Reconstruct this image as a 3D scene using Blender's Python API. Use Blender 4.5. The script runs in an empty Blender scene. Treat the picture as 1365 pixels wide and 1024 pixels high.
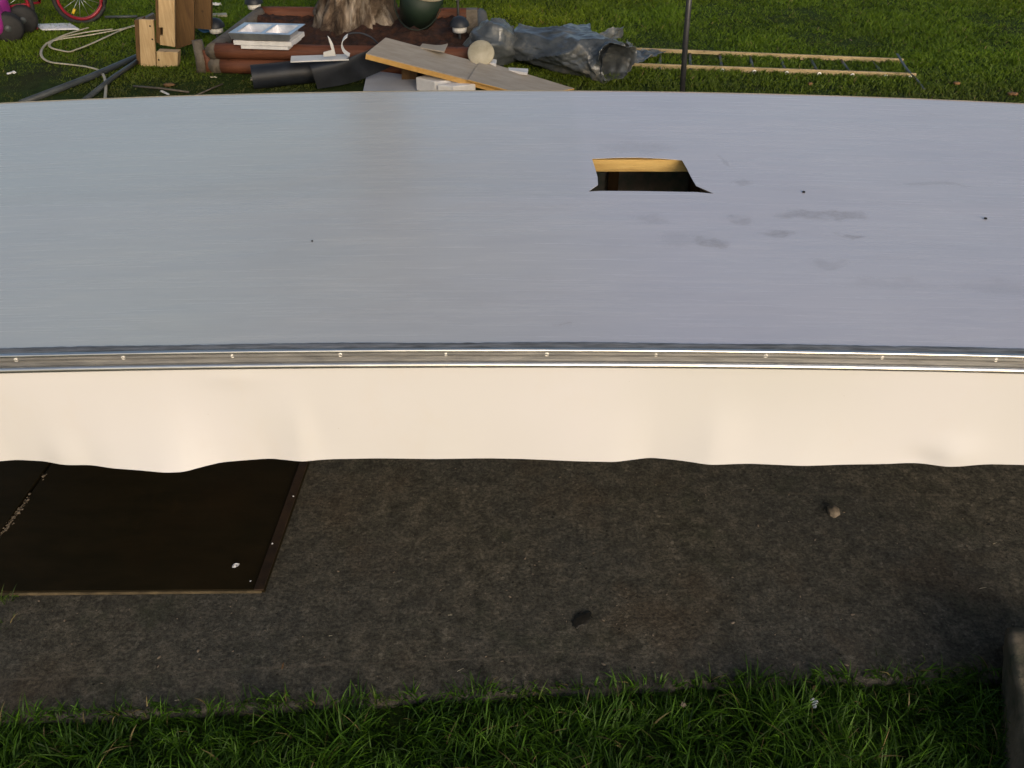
import bpy, bmesh, math, random
import numpy as np
from mathutils import Vector, Matrix, noise, geometry
random.seed(7); rng = np.random.default_rng(7)
R = math.radians
S = bpy.context.scene
C = S.collection

# ---------------------------------------------------------------- camera
PITCH = 37.0; F = 1180.0; CAMZ = 2.4
cam = bpy.data.objects.new('camera', bpy.data.cameras.new('camera'))
C.objects.link(cam); S.camera = cam
cam.location = (0, 0, CAMZ); cam.rotation_euler = (R(90 - PITCH), 0, 0)
cam.data.sensor_width = 36; cam.data.lens = 36 * F / 1365
cam.data.clip_start = 0.05; cam.data.clip_end = 900

# ---------------------------------------------------------------- sky and sun (low, soft, behind the viewer)
SUN_EL, SUN_AZ = 17.0, 160.0          # azimuth clockwise from +Y
w = bpy.data.worlds.new('World'); S.world = w; w.use_nodes = True
nt = w.node_tree; bg = nt.nodes['Background']
sky = nt.nodes.new('ShaderNodeTexSky'); sky.sky_type = 'NISHITA'; sky.sun_disc = False
sky.sun_elevation = R(SUN_EL); sky.sun_rotation = R(SUN_AZ)
sky.air_density = 1.0; sky.dust_density = 3.5; sky.ozone_density = 1.0
nt.links.new(sky.outputs[0], bg.inputs[0]); bg.inputs[1].default_value = 0.14
sl = bpy.data.lights.new('sun', 'SUN'); sl.energy = 1.0; sl.angle = R(26); sl.color = (1.0, 0.92, 0.83)
so = bpy.data.objects.new('sun', sl); C.objects.link(so)
sd = Vector((math.sin(R(SUN_AZ)) * math.cos(R(SUN_EL)), math.cos(R(SUN_AZ)) * math.cos(R(SUN_EL)), math.sin(R(SUN_EL))))
so.rotation_euler = sd.to_track_quat('Z', 'Y').to_euler(); so.location = sd * 20
S.render.engine = 'CYCLES'
S.view_settings.view_transform = 'Standard'; S.view_settings.look = 'None'
S.view_settings.exposure = 0.3; S.view_settings.gamma = 1; S.view_settings.use_curve_mapping = False

# ---------------------------------------------------------------- pixel (1365x1024) -> world helpers
cp, sp = math.cos(R(PITCH)), math.sin(R(PITCH))
def ray(px, py):
    u = (px - 682.5) / F; v = (512 - py) / F
    return Vector((u, cp + v * sp, -sp + v * cp))
def at(px, py, z=0.0):
    d = ray(px, py); t = (z - CAMZ) / d.z
    return Vector((0, 0, CAMZ)) + d * t
def aty(px, py, y):
    d = ray(px, py); t = y / d.y
    return Vector((0, 0, CAMZ)) + d * t

# ---------------------------------------------------------------- object helpers
def mesh_obj(name, verts, faces, mat=None, parent=None, smooth=False):
    me = bpy.data.meshes.new(name); me.from_pydata([tuple(v) for v in verts], [], faces); me.update()
    if mat: me.materials.append(mat)
    if smooth: me.polygons.foreach_set('use_smooth', [True] * len(me.polygons))
    o = bpy.data.objects.new(name, me); C.objects.link(o)
    if parent: o.parent = parent
    return o
def bm_obj(name, bm, mat=None, parent=None, smooth=False):
    bmesh.ops.recalc_face_normals(bm, faces=bm.faces)
    me = bpy.data.meshes.new(name); bm.to_mesh(me); bm.free()
    if mat: me.materials.append(mat)
    if smooth: me.polygons.foreach_set('use_smooth', [True] * len(me.polygons))
    o = bpy.data.objects.new(name, me); C.objects.link(o)
    if parent: o.parent = parent
    return o
def thing(name, label, cat, loc=(0, 0, 0), group=None):
    o = bpy.data.objects.new(name, None); C.objects.link(o); o.location = loc
    o.empty_display_size = .1
    return tag(o, label, cat, group)
def tag(o, label, cat, group=None):
    o['label'] = label; o['category'] = cat
    if group: o['group'] = group
    return o
def struct(o): o['kind'] = 'structure'; return o
def stuff(o): o['kind'] = 'stuff'; return o
def bevel(o, wd=.003, seg=2):
    m = o.modifiers.new('bevel', 'BEVEL'); m.width = wd; m.segments = seg; m.limit_method = 'ANGLE'; m.angle_limit = R(40)
    return o
def solid(o, t, off=-1):
    m = o.modifiers.new('solid', 'SOLIDIFY'); m.thickness = t; m.offset = off
    e = o.modifiers.new('split', 'EDGE_SPLIT'); e.split_angle = R(55); return o

def prism(name, top, down, mat, parent=None, bev=.002):
    """polygon of 3-D points extruded by the vector `down`"""
    n = len(top); org = Vector((0, 0, 0))
    if parent: org = parent.location
    vs = [Vector(p) - org for p in top] + [Vector(p) + Vector(down) - org for p in top]
    fs = [list(range(n)), list(range(2 * n - 1, n - 1, -1))] + [[i, i + n, (i + 1) % n + n, (i + 1) % n] for i in range(n)]
    bm = bmesh.new(); bv = [bm.verts.new(v) for v in vs]
    for f in fs: bm.faces.new([bv[i] for i in f])
    o = bm_obj(name, bm, mat, parent)
    if bev: bevel(o, bev)
    return o
def tube(name, pts, rad, mat, parent=None, seg=8, flat=1.0, closed=False):
    org = parent.location if parent else Vector((0, 0, 0))
    pts = [Vector(p) - org for p in pts]; n = len(pts)
    rads = rad if isinstance(rad, (list, tuple)) else [rad] * n
    bm = bmesh.new(); rings = []
    for i, p in enumerate(pts):
        a = pts[(i - 1) % n] if (closed or i > 0) else pts[i]
        b = pts[(i + 1) % n] if (closed or i < n - 1) else pts[i]
        t = (b - a).normalized()
        up = Vector((0, 0, 1)) if abs(t.z) < .9 else Vector((0, 1, 0))
        s = t.cross(up).normalized(); q = s.cross(t).normalized()
        rings.append([bm.verts.new(p + s * math.cos(2 * math.pi * k / seg) * rads[i] + q * math.sin(2 * math.pi * k / seg) * rads[i] * flat) for k in range(seg)])
    m = n if closed else n - 1
    for i in range(m):
        for k in range(seg):
            bm.faces.new([rings[i][k], rings[i][(k + 1) % seg], rings[(i + 1) % n][(k + 1) % seg], rings[(i + 1) % n][k]])
    if not closed:
        bm.faces.new(rings[0][::-1]); bm.faces.new(rings[-1])
    return bm_obj(name, bm, mat, parent, True)
def lathe(name, prof, mat, parent=None, seg=20, M=None):
    bm = bmesh.new(); M = M or Matrix.Identity(4); rings = []
    for r, z in prof:
        rings.append([bm.verts.new(M @ Vector((r * math.cos(2 * math.pi * k / seg), r * math.sin(2 * math.pi * k / seg), z))) for k in range(seg)])
    for i in range(len(prof) - 1):
        for k in range(seg):
            bm.faces.new([rings[i][k], rings[i][(k + 1) % seg], rings[i + 1][(k + 1) % seg], rings[i + 1][k]])
    return bm_obj(name, bm, mat, parent, True)
def smooth_curve(P, n=8, closed=False):
    out = []; P = [Vector(p) for p in P]; m = len(P)
    for i in range(m if closed else m - 1):
        g = lambda k: P[k % m] if closed else P[max(0, min(m - 1, k))]
        a, b, c, d = g(i - 1), g(i), g(i + 1), g(i + 2)
        for k in range(n):
            t = k / n
            out.append(.5 * ((2 * b) + (c - a) * t + (2 * a - 5 * b + 4 * c - d) * t * t + (3 * b - a - 3 * c + d) * t ** 3))
    if not closed: out.append(P[-1])
    return out
def grid_obj(name, nu, nv, fn, mat, parent=None, smooth=True):
    org = parent.location if parent else Vector((0, 0, 0))
    vs = [Vector(fn(i / nu, j / nv)) - org for j in range(nv + 1) for i in range(nu + 1)]
    fs = [[j * (nu + 1) + i, j * (nu + 1) + i + 1, (j + 1) * (nu + 1) + i + 1, (j + 1) * (nu + 1) + i] for j in range(nv) for i in range(nu)]
    return mesh_obj(name, vs, fs, mat, parent, smooth)
def nz(x, y=0, z=0, s=1.0): return noise.noise(Vector((x * s, y * s, z * s)))

# ---------------------------------------------------------------- materials
class NM:
    def __init__(s, name):
        s.m = bpy.data.materials.new(name); s.m.use_nodes = True; s.t = s.m.node_tree
        s.b = s.t.nodes['Principled BSDF']; s.tc = s.t.nodes.new('ShaderNodeTexCoord')
    def n(s, ty, **kw):
        o = s.t.nodes.new(ty)
        for k, v in kw.items(): setattr(o, k, v)
        return o
    def L(s, a, b): s.t.links.new(a, b)
    def coords(s, scale=(1, 1, 1), loc=(0, 0, 0)):
        mp = s.n('ShaderNodeMapping'); mp.inputs['Scale'].default_value = scale; mp.inputs['Location'].default_value = loc
        s.L(s.tc.outputs['Object'], mp.inputs['Vector']); return mp.outputs[0]
    def noise(s, scale, detail=6, rough=.6, stretch=(1, 1, 1), loc=(0, 0, 0), dist=0):
        n = s.n('ShaderNodeTexNoise'); n.inputs['Scale'].default_value = scale; n.inputs['Detail'].default_value = detail
        n.inputs['Roughness'].default_value = rough; n.inputs['Distortion'].default_value = dist
        s.L(s.coords(stretch, loc), n.inputs['Vector']); return n.outputs['Fac']
    def voro(s, scale, stretch=(1, 1, 1), out='Distance'):
        n = s.n('ShaderNodeTexVoronoi'); n.inputs['Scale'].default_value = scale
        s.L(s.coords(stretch), n.inputs['Vector']); return n.outputs[out]
    def ramp(s, fac, stops):
        r = s.n('ShaderNodeValToRGB'); e = r.color_ramp.elements
        while len(e) < len(stops): e.new(.5)
        for k, (p, c) in enumerate(stops):
            e[k].position = p
            c = (c, c, c) if isinstance(c, (int, float)) else c
            e[k].color = (*c, 1)
        s.L(fac, r.inputs[0]); return r.outputs[0]
    def mix(s, fac, a, b, mode='MIX'):
        m = s.n('ShaderNodeMix', data_type='RGBA', blend_type=mode)
        for i, v in ((0, fac), (6, a), (7, b)):
            if hasattr(v, 'is_linked'): s.L(v, m.inputs[i])
            elif i == 0: m.inputs[0].default_value = v
            else: m.inputs[i].default_value = (*v, 1)
        return m.outputs[2]
    def math(s, op, a, b=0.0, c=0.0):
        m = s.n('ShaderNodeMath', operation=op)
        for i, v in enumerate((a, b, c)):
            if hasattr(v, 'is_linked'): s.L(v, m.inputs[i])
            else: m.inputs[i].default_value = v
        return m.outputs[0]
    def bump(s, h, strength, dist):
        b = s.n('ShaderNodeBump'); b.inputs['Strength'].default_value = strength; b.inputs['Distance'].default_value = dist
        s.L(h, b.inputs['Height']); s.L(b.outputs[0], s.b.inputs['Normal'])
    def col(s, c):
        if hasattr(c, 'is_linked'): s.L(c, s.b.inputs['Base Color'])
        else: s.b.inputs['Base Color'].default_value = (*c, 1)
    def set(s, rough=.6, metal=0, spec=.5):
        s.b.inputs['Roughness'].default_value = rough; s.b.inputs['Metallic'].default_value = metal
        s.b.inputs['Specular IOR Level'].default_value = spec
def simple(name, c1, c2, scale=8, rough=.7, bump=.3, bd=.004, metal=0, stretch=(1, 1, 1), spec=.4, lo=.35, hi=.65):
    m = NM(name); f = m.noise(scale, 8, .65, stretch)
    m.col(m.ramp(f, [(lo, c1), (hi, c2)])); m.set(rough, metal, spec)
    if bump: m.bump(m.noise(scale * 3, 8, .7, stretch), bump, bd)
    return m.m

def lin(r, g, b): return tuple(((v / 255) / 12.92 if v <= 10 else ((v / 255 + .055) / 1.055) ** 2.4) for v in (r, g, b))

ZR = 1.116; YN = 1.85; YF = 3.80; SAG = .0112
def zr(x): return ZR - SAG * (x + .02) ** 2

# roof skin: painted aluminium, faint drawing streaks, smudged footprints
def roof_mat():
    m = NM('grey_roof_sheet')
    st = m.noise(3.0, 8, .7, (.6, 14, 1)); st2 = m.noise(16, 6, .7, (.5, 16, 1)); cl = m.noise(1.1, 3, .5)
    c = m.ramp(st, [(.3, (.53, .53, .535)), (.7, (.58, .575, .575))])
    c = m.mix(m.ramp(cl, [(.35, 0.0), (.7, .35)]), c, (.47, .45, .49))
    c = m.mix(m.ramp(st2, [(.42, 0.0), (.8, .2)]), c, (.36, .36, .375))
    c = m.mix(m.ramp(m.noise(2.3, 7, .75, (1, 2.2, 1), (3, 7, 0)), [(.5, 0.0), (.72, .22)]), c, (.40, .385, .39))
    # reflections painted in: green-grey canopy tint to the left, lilac sky to the right
    sx = m.n('ShaderNodeSeparateXYZ'); m.L(m.tc.outputs['Object'], sx.inputs[0])
    mr = m.n('ShaderNodeMapRange'); mr.inputs[1].default_value = -.9; mr.inputs[2].default_value = .5; m.L(sx.outputs[0], mr.inputs[0])
    c = m.mix(mr.outputs[0], m.mix(1.0, c, (.97, .995, .93), 'MULTIPLY'), m.mix(1.0, c, (1.0, .985, 1.05), 'MULTIPLY'))
    # lapped sheet beyond the joint weathered a touch darker, left of the opening
    ys_ = at(300, 262.5, ZR).y - 2.8; xs_ = at(784, 262, ZR).x
    q1 = m.n('ShaderNodeMapRange'); q1.inputs[1].default_value = ys_ - .002; q1.inputs[2].default_value = ys_ + .002; m.L(sx.outputs[1], q1.inputs[0])
    q2 = m.n('ShaderNodeMapRange'); q2.inputs[1].default_value = xs_ + .02; q2.inputs[2].default_value = xs_ - .02; m.L(sx.outputs[0], q2.inputs[0])
    c = m.mix(m.math('MULTIPLY', q1.outputs[0], q2.outputs[0]), c, m.mix(1.0, c, (.955, .96, .955), 'MULTIPLY'))
    # smudges
    wob = m.n('ShaderNodeVectorMath', operation='ADD')
    nn = m.n('ShaderNodeTexNoise'); nn.inputs['Scale'].default_value = 14; nn.inputs['Detail'].default_value = 4; m.L(m.tc.outputs['Object'], nn.inputs['Vector'])
    sc = m.n('ShaderNodeVectorMath', operation='SCALE'); sc.inputs[3].default_value = .13; m.L(nn.outputs['Color'], sc.inputs[0])
    m.L(m.tc.outputs['Object'], wob.inputs[0]); m.L(sc.outputs[0], wob.inputs[1])
    tot = None
    for (px, py, hx, hy, a) in [(1075, 283, 40, 8, .8), (1120, 282, 34, 7, .9), (1035, 309, 22, 6, .8), (1130, 308, 26, 5, .9), (947, 322, 26, 7, .9),
                                (990, 291, 22, 5, .6), (900, 318, 34, 14, .3), (1105, 350, 30, 9, .5), (870, 292, 26, 9, .4), (990, 240, 18, 5, .6),
                                (850, 197, 60, 8, .4), (1250, 235, 60, 3, .5), (750, 434, 16, 2, .6), (1330, 375, 60, 12, .3), (965, 212, 5, 12, .5), (1190, 372, 90, 10, .25)]:
        p = at(px, py, ZR); e = at(px + hx, py, ZR).x - p.x; g = at(px, py - hy, ZR).y - p.y; p.y -= 2.8
        mp = m.n('ShaderNodeMapping', vector_type='TEXTURE')
        mp.inputs['Location'].default_value = (p.x + .065, p.y + .065, 0); mp.inputs['Scale'].default_value = (e, g, 100)
        m.L(wob.outputs[0], mp.inputs[0])
        gr = m.n('ShaderNodeTexGradient', gradient_type='SPHERICAL'); m.L(mp.outputs[0], gr.inputs[0])
        v = m.math('MULTIPLY', m.ramp(gr.outputs[1], [(.0, 0.0), (.45, 1.0)]), a)
        tot = v if tot is None else m.math('MAXIMUM', tot, v)
    grit = m.ramp(m.noise(44, 8, .85, (1, 2.0, 1)), [(.38, 0.0), (.62, 1.0)])
    f = m.math('MULTIPLY', m.math('MULTIPLY', tot, m.math('ADD', m.math('MULTIPLY', grit, .85), .15)), .62)
    c = m.mix(f, c, (.20, .175, .17))
    # fine dirt speckle
    sp_ = m.ramp(m.voro(60), [(.03, 1.0), (.06, 0.0)]); keep = m.ramp(m.noise(7, 2), [(.62, 0.0), (.66, 1.0)])
    c = m.mix(m.math('MULTIPLY', m.math('MULTIPLY', sp_, keep), .5), c, (.12, .11, .1))
    m.col(c); m.set(.3, 0, .5)
    m.L(m.ramp(m.math('ADD', m.math('MULTIPLY', st, .3), m.math('MULTIPLY', f, .6)), [(.0, .23), (.8, .44)]), m.b.inputs['Roughness'])
    m.bump(m.math('ADD', m.noise(2.2, 3, .5, (.7, 1.6, 1)), m.math('MULTIPLY', m.noise(7, 5, .6, (.4, 3, 1)), .02)), .4, .012)
    return m.m
def side_mat():
    m = NM('white_side_sheet')
    c = m.ramp(m.noise(1.6, 4, .5), [(.3, (.555, .555, .555)), (.7, (.585, .58, .60))])
    c = m.mix(m.ramp(m.noise(5, 8, .7, (1, 1, .6)), [(.55, 0.0), (.8, .16)]), c, (.55, .48, .40))
    sp_ = m.ramp(m.voro(38), [(.03, 1.0), (.05, 0.0)]); keep = m.ramp(m.noise(5, 2), [(.62, 0.0), (.66, 1.0)])
    c = m.mix(m.math('MULTIPLY', sp_, keep), c, (.2, .17, .14))
    m.col(c); m.set(.58, 0, .25); m.bump(m.noise(3.0, 3, .5), .15, .01); return m.m
def paving_mat():
    m = NM('old_dark_concrete')
    big = m.noise(1.3, 5, .6); mid = m.noise(15, 8, .8); fine = m.noise(85, 6, .75)
    c = m.ramp(mid, [(.34, (.024, .022, .015)), (.5, (.066, .060, .045)), (.66, (.125, .108, .080))])
    c = m.mix(m.ramp(big, [(.42, 0.0), (.62, .4)]), c, (.050, .052, .050))
    c = m.mix(m.ramp(m.noise(2.1, 5, .6, (1, 1, 1), (5, 3, 0)), [(.55, 0.0), (.7, .5)]), c, (.078, .056, .034))
    vc = m.voro(70, (1, 1, 1), 'Color'); g = m.n('ShaderNodeRGBToBW'); m.L(vc, g.inputs[0])
    agg = m.ramp(g.outputs[0], [(.2, .55), (.5, 1.0), (.78, 1.05), (.9, 1.9)])
    c = m.mix(.45, c, agg, 'MULTIPLY')
    c = m.mix(1.0, c, m.ramp(fine, [(.34, .45), (.66, 1.6)]), 'MULTIPLY')
    pit = m.ramp(m.voro(27), [(.07, 1.0), (.13, 0.0)]); keep = m.ramp(m.noise(12, 3), [(.54, 0.0), (.6, 1.0)])
    pits = m.math('MULTIPLY', pit, keep)
    c = m.mix(m.math('MULTIPLY', pits, .8), c, (.012, .010, .008))
    sp_ = m.ramp(m.voro(19, (1, 1.3, 1)), [(.035, 1.0), (.05, 0.0)]); k2 = m.ramp(m.noise(6, 3, .6, (1, 1, 1), (9, 2, 0)), [(.56, 0.0), (.6, 1.0)])
    c = m.mix(m.math('MULTIPLY', m.math('MULTIPLY', sp_, k2), .8), c, (.30, .27, .21))
    # float marks: long faint pale lines along the slab
    ln = m.noise(1.0, 8, .8, (.7, 26, 1))
    c = m.mix(m.ramp(ln, [(.62, 0.0), (.76, .25)]), c, (.12, .105, .085))
    sx = m.n('ShaderNodeSeparateXYZ'); m.L(m.coords(), sx.inputs[0])
    for (A_, B_, wd_, a_) in ((at(0, 906), at(800, 871), .006, .5), (at(850, 655), at(1365, 662), .010, .3), (at(480, 720), at(640, 715), .022, .22)):
        k_ = (B_.y - A_.y) / (B_.x - A_.x)
        dd = m.math('SUBTRACT', sx.outputs[1], m.math('ADD', m.math('MULTIPLY', sx.outputs[0], k_), A_.y - k_ * A_.x))
        dd = m.math('ADD', dd, m.math('MULTIPLY', m.math('SUBTRACT', m.noise(3, 3), .5), .02))
        g_ = m.math('SUBTRACT', 1.0, m.math('MINIMUM', m.math('DIVIDE', m.math('ABSOLUTE', dd), wd_), 1.0))
        xr = m.n('ShaderNodeMapRange', interpolation_type='SMOOTHSTEP'); xr.inputs[1].default_value = A_.x - .05; xr.inputs[2].default_value = A_.x + .1; m.L(sx.outputs[0], xr.inputs[0])
        xq = m.n('ShaderNodeMapRange', interpolation_type='SMOOTHSTEP'); xq.inputs[1].default_value = B_.x + .05; xq.inputs[2].default_value = B_.x - .1; m.L(sx.outputs[0], xq.inputs[0])
        g_ = m.math('MULTIPLY', m.math('MULTIPLY', g_, m.ramp(m.noise(7, 6, .8), [(.42, 0.0), (.6, 1.0)])), m.math('MULTIPLY', xr.outputs[0], xq.outputs[0]))
        c = m.mix(m.math('MULTIPLY', g_, a_), c, (.17, .14, .105))
    moss = m.ramp(m.noise(3.2, 6, .7, (1, 1, 1), (2, 8, 0)), [(.56, 0.0), (.72, .5)])
    c = m.mix(moss, c, (.026, .034, .016))
    m.col(c); m.set(.9, 0, .25)
    h = m.math('ADD', m.math('MULTIPLY', fine, .6), m.math('SUBTRACT', m.math('MULTIPLY', mid, .9), m.math('MULTIPLY', pits, .7)))
    m.bump(h, 1.0, .008); return m.m
def blade_mat(name):
    m = NM(name); a = m.n('ShaderNodeAttribute'); a.attribute_name = 'Col'
    m.L(a.outputs['Color'], m.b.inputs['Base Color']); m.set(.55, 0, .3)
    tr = m.n('ShaderNodeBsdfTranslucent'); m.L(a.outputs['Color'], tr.inputs[0])
    mx = m.n('ShaderNodeMixShader'); mx.inputs[0].default_value = .3
    m.L(m.b.outputs[0], mx.inputs[1]); m.L(tr.outputs[0], mx.inputs[2])
    m.L(mx.outputs[0], m.t.nodes['Material Output'].inputs['Surface']); return m.m
def lawn_mat():
    m = NM('lawn_soil_and_thatch')
    c = m.ramp(m.noise(14, 8, .7), [(.3, (.016, .026, .005)), (.55, (.030, .050, .009)), (.75, (.055, .060, .018))])
    c = m.mix(m.ramp(m.noise(1.1, 5, .6), [(.5, 0.0), (.7, .5)]), c, (.038, .028, .014))
    m.col(c); m.set(.95, 0, .1); m.bump(m.noise(40, 6, .7), 1, .02); return m.m
def wood(name, c1, c2, c3, ax=(1, 12, 12), rough=.6):
    m = NM(name)
    g = m.noise(4, 8, .65, ax, dist=.6)
    c = m.ramp(g, [(.3, c1), (.52, c2), (.75, c3)])
    kn = m.ramp(m.voro(4.2, (1.6, 1.6, 1.6)), [(.05, 1.0), (.1, 0.0)])
    c = m.mix(m.math('MULTIPLY', kn, .65), c, tuple(v * .35 for v in c1))
    c = m.mix(m.ramp(m.noise(3, 5, .6), [(.5, 0.0), (.75, .45)]), c, tuple(v * .6 for v in c2))
    m.col(c); m.set(rough, 0, .3); m.bump(g, .5, .003); return m.m
M = dict(
    roof=roof_mat(), side=side_mat(), paving=paving_mat(), blade=blade_mat('grass_blade'), lawn=lawn_mat(),
    alu=simple('brushed_aluminium', (.52, .52, .51), (.68, .68, .67), 6, .36, .25, .002, 1, (1, 20, 20)),
    alud=simple('dark_channel_metal', (.10, .10, .10), (.22, .215, .205), 9, .6, .3, .002, .3, (1, 14, 14)),  # darker and less metallic than the rail's beads
    seal=simple('grey_blue_sealant', (.10, .098, .095), (.27, .265, .265), 11, .75, .5, .003, 0, (1, 6, 1)),
    screw=simple('screw_steel', (.6, .58, .54), (.8, .78, .74), 60, .35, 0, metal=.3),
    hole=simple('drill_hole_dark', (.004, .004, .004), (.008, .008, .008), 30, .9, 0),
    honey=wood('honey_pine', (.34, .20, .06), (.50, .33, .11), (.60, .42, .17)),
    pinev=wood('pale_pine_upright', (.33, .215, .10), (.45, .315, .165), (.54, .40, .23), (12, 12, 1)),
    pinef=wood('pale_pine_flat', (.33, .215, .10), (.43, .305, .155), (.52, .38, .21), (12, 12, 1)),
    pined=wood('brown_and_shaded_timber', (.065, .034, .013), (.11, .060, .022), (.15, .085, .033), (12, 12, 1)),  # real brown timber, also the painted shade on the pale uprights
    oldw=wood('weathered_grey_timber', (.075, .06, .045), (.12, .10, .075), (.18, .15, .12), (6, 6, 6)),
    red=wood('red_brown_stained_log', (.080, .028, .014), (.13, .046, .022), (.19, .072, .036)),
    ply=simple('dusty_beige_shelf', (.32, .265, .20), (.42, .36, .285), 5, .65, .3, .003, 0, (1, 3, 1)),
    plye=simple('honey_board_edge', (.50, .27, .07), (.66, .40, .13), 9, .6, .3, .002),
    soil=simple('red_brown_soil', (.020, .008, .004), (.085, .032, .016), 16, .95, 1, .03),
    black=simple('black_rubber_sheet', (.007, .009, .013), (.020, .024, .032), 6, .5, .4, .004),
    brd=None, strip=simple('dark_brown_edge', (.011, .006, .003), (.035, .019, .009), 14, .6, .4, .002), strip2=simple('cut_board_edge', (.03, .022, .010), (.10, .075, .04), 18, .8, .4, .002),
    white=simple('white_plastic', (.62, .60, .56), (.76, .74, .70), 5, .5, .1, .002),
    foam=simple('white_foam', (.60, .58, .56), (.74, .72, .70), 14, .85, .4, .002),
    wpanel=simple('white_panel', (.42, .43, .46), (.50, .51, .54), 4, .5, .1, .002),
    beige=simple('cream_strip', (.32, .28, .19), (.48, .43, .32), 7, .6, .2, .002),
    greypole=simple('grey_pipe', (.035, .040, .042), (.075, .085, .085), 5, .5, .2, .002),
    polem=simple('dark_grey_pole', (.05, .05, .055), (.095, .095, .10), 8, .45, .2, .001, .5),
    steel=simple('dull_steel', (.35, .36, .40), (.60, .60, .62), 7, .32, .2, .002, .85),
    green=simple('dark_green_plastic', (.005, .013, .007), (.012, .026, .014), 6, .6, .2, .003),
    pink=simple('magenta_plastic', (.30, .025, .22), (.45, .05, .32), 5, .35, .05, .002),
    tyre=simple('black_tyre', (.008, .008, .009), (.02, .02, .02), 20, .7, .4, .002),
    redp=simple('red_paint', (.16, .006, .015), (.24, .012, .022), 5, .35, .05, .001),
    yel=simple('yellow_plastic', (.55, .38, .02), (.65, .45, .04), 5, .4, .05, .001),
    leaf=simple('dry_leaf', (.10, .05, .02), (.22, .12, .05), 30, .8, .4, .002),
    dleaf=simple('black_wet_leaf', (.006, .005, .003), (.014, .012, .008), 30, .6, .6, .003),
    stone=simple('pale_pebble', (.14, .11, .075), (.20, .16, .12), 25, .9, .6, .003),
    paper=simple('white_scrap', (.55, .56, .60), (.75, .75, .76), 20, .7, .6, .003),
    block=simple('mossy_concrete_block', (.05, .055, .035), (.15, .125, .09), 12, .95, 1, .008),
    crown=simple('tree_leaf_green', (.03, .055, .012), (.06, .10, .02), 3, .6, 0),
    body=simple('unpainted_body_panel', (.12, .16, .14), (.50, .36, .32), 4, .8, .3),
    blue=simple('blue_plastic', (.03, .09, .16), (.05, .13, .22), 5, .4, .1),
)
def board_mat():
    m = NM('dark_brown_coated_board')
    c = m.ramp(m.noise(4, 7, .7, (1, 3, 1)), [(.3, (.0085, .0070, .0030)), (.7, (.017, .0125, .0056))])
    c = m.mix(m.ramp(m.noise(1.5, 4, .6), [(.5, 0.0), (.75, .5)]), c, (.021, .012, .0045))
    sp_ = m.ramp(m.voro(26), [(.03, 1.0), (.05, 0.0)]); k = m.ramp(m.noise(5, 2), [(.6, 0.0), (.64, 1.0)])
    c = m.mix(m.math('MULTIPLY', m.math('MULTIPLY', sp_, k), .5), c, (.11, .08, .04))
    c = m.mix(m.ramp(m.noise(2.4, 9, .8, (1, 1, 1), (4, 1, 0), 1.5), [(.56, 0.0), (.72, .45)]), c, (.032, .020, .009))
    c = m.mix(m.ramp(m.noise(1.5, 9, .85, (2, 22, 1), (1, 5, 0)), [(.66, 0.0), (.74, .35)]), c, (.05, .036, .02))
    m.col(c); m.set(.6, 0, .08); m.bump(m.noise(60, 4, .6), .2, .001); return m.m
M['brd'] = board_mat()
def bark_mat():
    m = NM('flaky_bark')
    g = m.noise(3.6, 9, .72, (1.4, 1.4, .8), dist=.7); v = m.voro(6, (1.3, 1.3, .6))
    c = m.ramp(g, [(.36, (.045, .027, .018)), (.5, (.20, .145, .10)), (.62, (.50, .42, .33))])
    c = m.mix(1.0, c, m.ramp(v, [(.1, 1.2), (.55, .5)]), 'MULTIPLY')
    m.col(c); m.set(.9, 0, .2)
    m.bump(m.math('SUBTRACT', g, m.math('MULTIPLY', v, .6)), 1, .05); return m.m
M['bark'] = bark_mat()
def tarp_mat():
    m = NM('grey_pvc_tarpaulin')
    c = m.ramp(m.noise(4, 7, .65), [(.38, (.040, .046, .050)), (.55, (.085, .093, .095)), (.7, (.20, .19, .165))])  # pale highlights and dark creases painted in as noise tones
    m.col(c); m.set(.28, 0, .6); m.bump(m.noise(5, 4, .55, (.5, 1, 1.4), dist=1.6), .5, .03); return m.m
M['tarp'] = tarp_mat()

# ================================================================ SETTING
# paving front edge follows the photograph's slightly skewed line
pe = [at(-60, 963), at(0, 960), at(250, 948), at(480, 934), at(700, 922), at(900, 912), at(1100, 905), at(1300, 903), at(1420, 900)]
sl0 = (pe[6].y - pe[1].y) / (pe[6].x - pe[1].x)
def edge_y(x):
    for a, b in zip(pe, pe[1:]):
        if a.x <= x <= b.x: return a.y + (b.y - a.y) * (x - a.x) / (b.x - a.x)
    return pe[0].y + sl0 * (x - pe[0].x) if x < pe[0].x else pe[-1].y + .0 * (x - pe[-1].x)

# one ground sheet to the horizon, finer near the camera
xs = [-400, -120, -40, -15] + list(np.linspace(-8, 8, 65)) + [15, 40, 120, 400]
ys = [-60, -10, -2, 0] + list(np.linspace(.5, 13, 60)) + [18, 30, 60, 150, 600]
def gz(x, y):
    v = -.035
    if y > 4.6: v += min(1, (y - 4.6)) * (.035 + .022 * nz(x, y, 0, .9) + .015 * nz(x, y, 3, 2.5))
    return v
vs = [(x, y, gz(x, y)) for y in ys for x in xs]; nx = len(xs)
fs = [[j * nx + i, j * nx + i + 1, (j + 1) * nx + i + 1, (j + 1) * nx + i] for j in range(len(ys) - 1) for i in range(nx - 1)]
struct(mesh_obj('lawn', vs, fs, M['lawn'], None, True))

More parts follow.
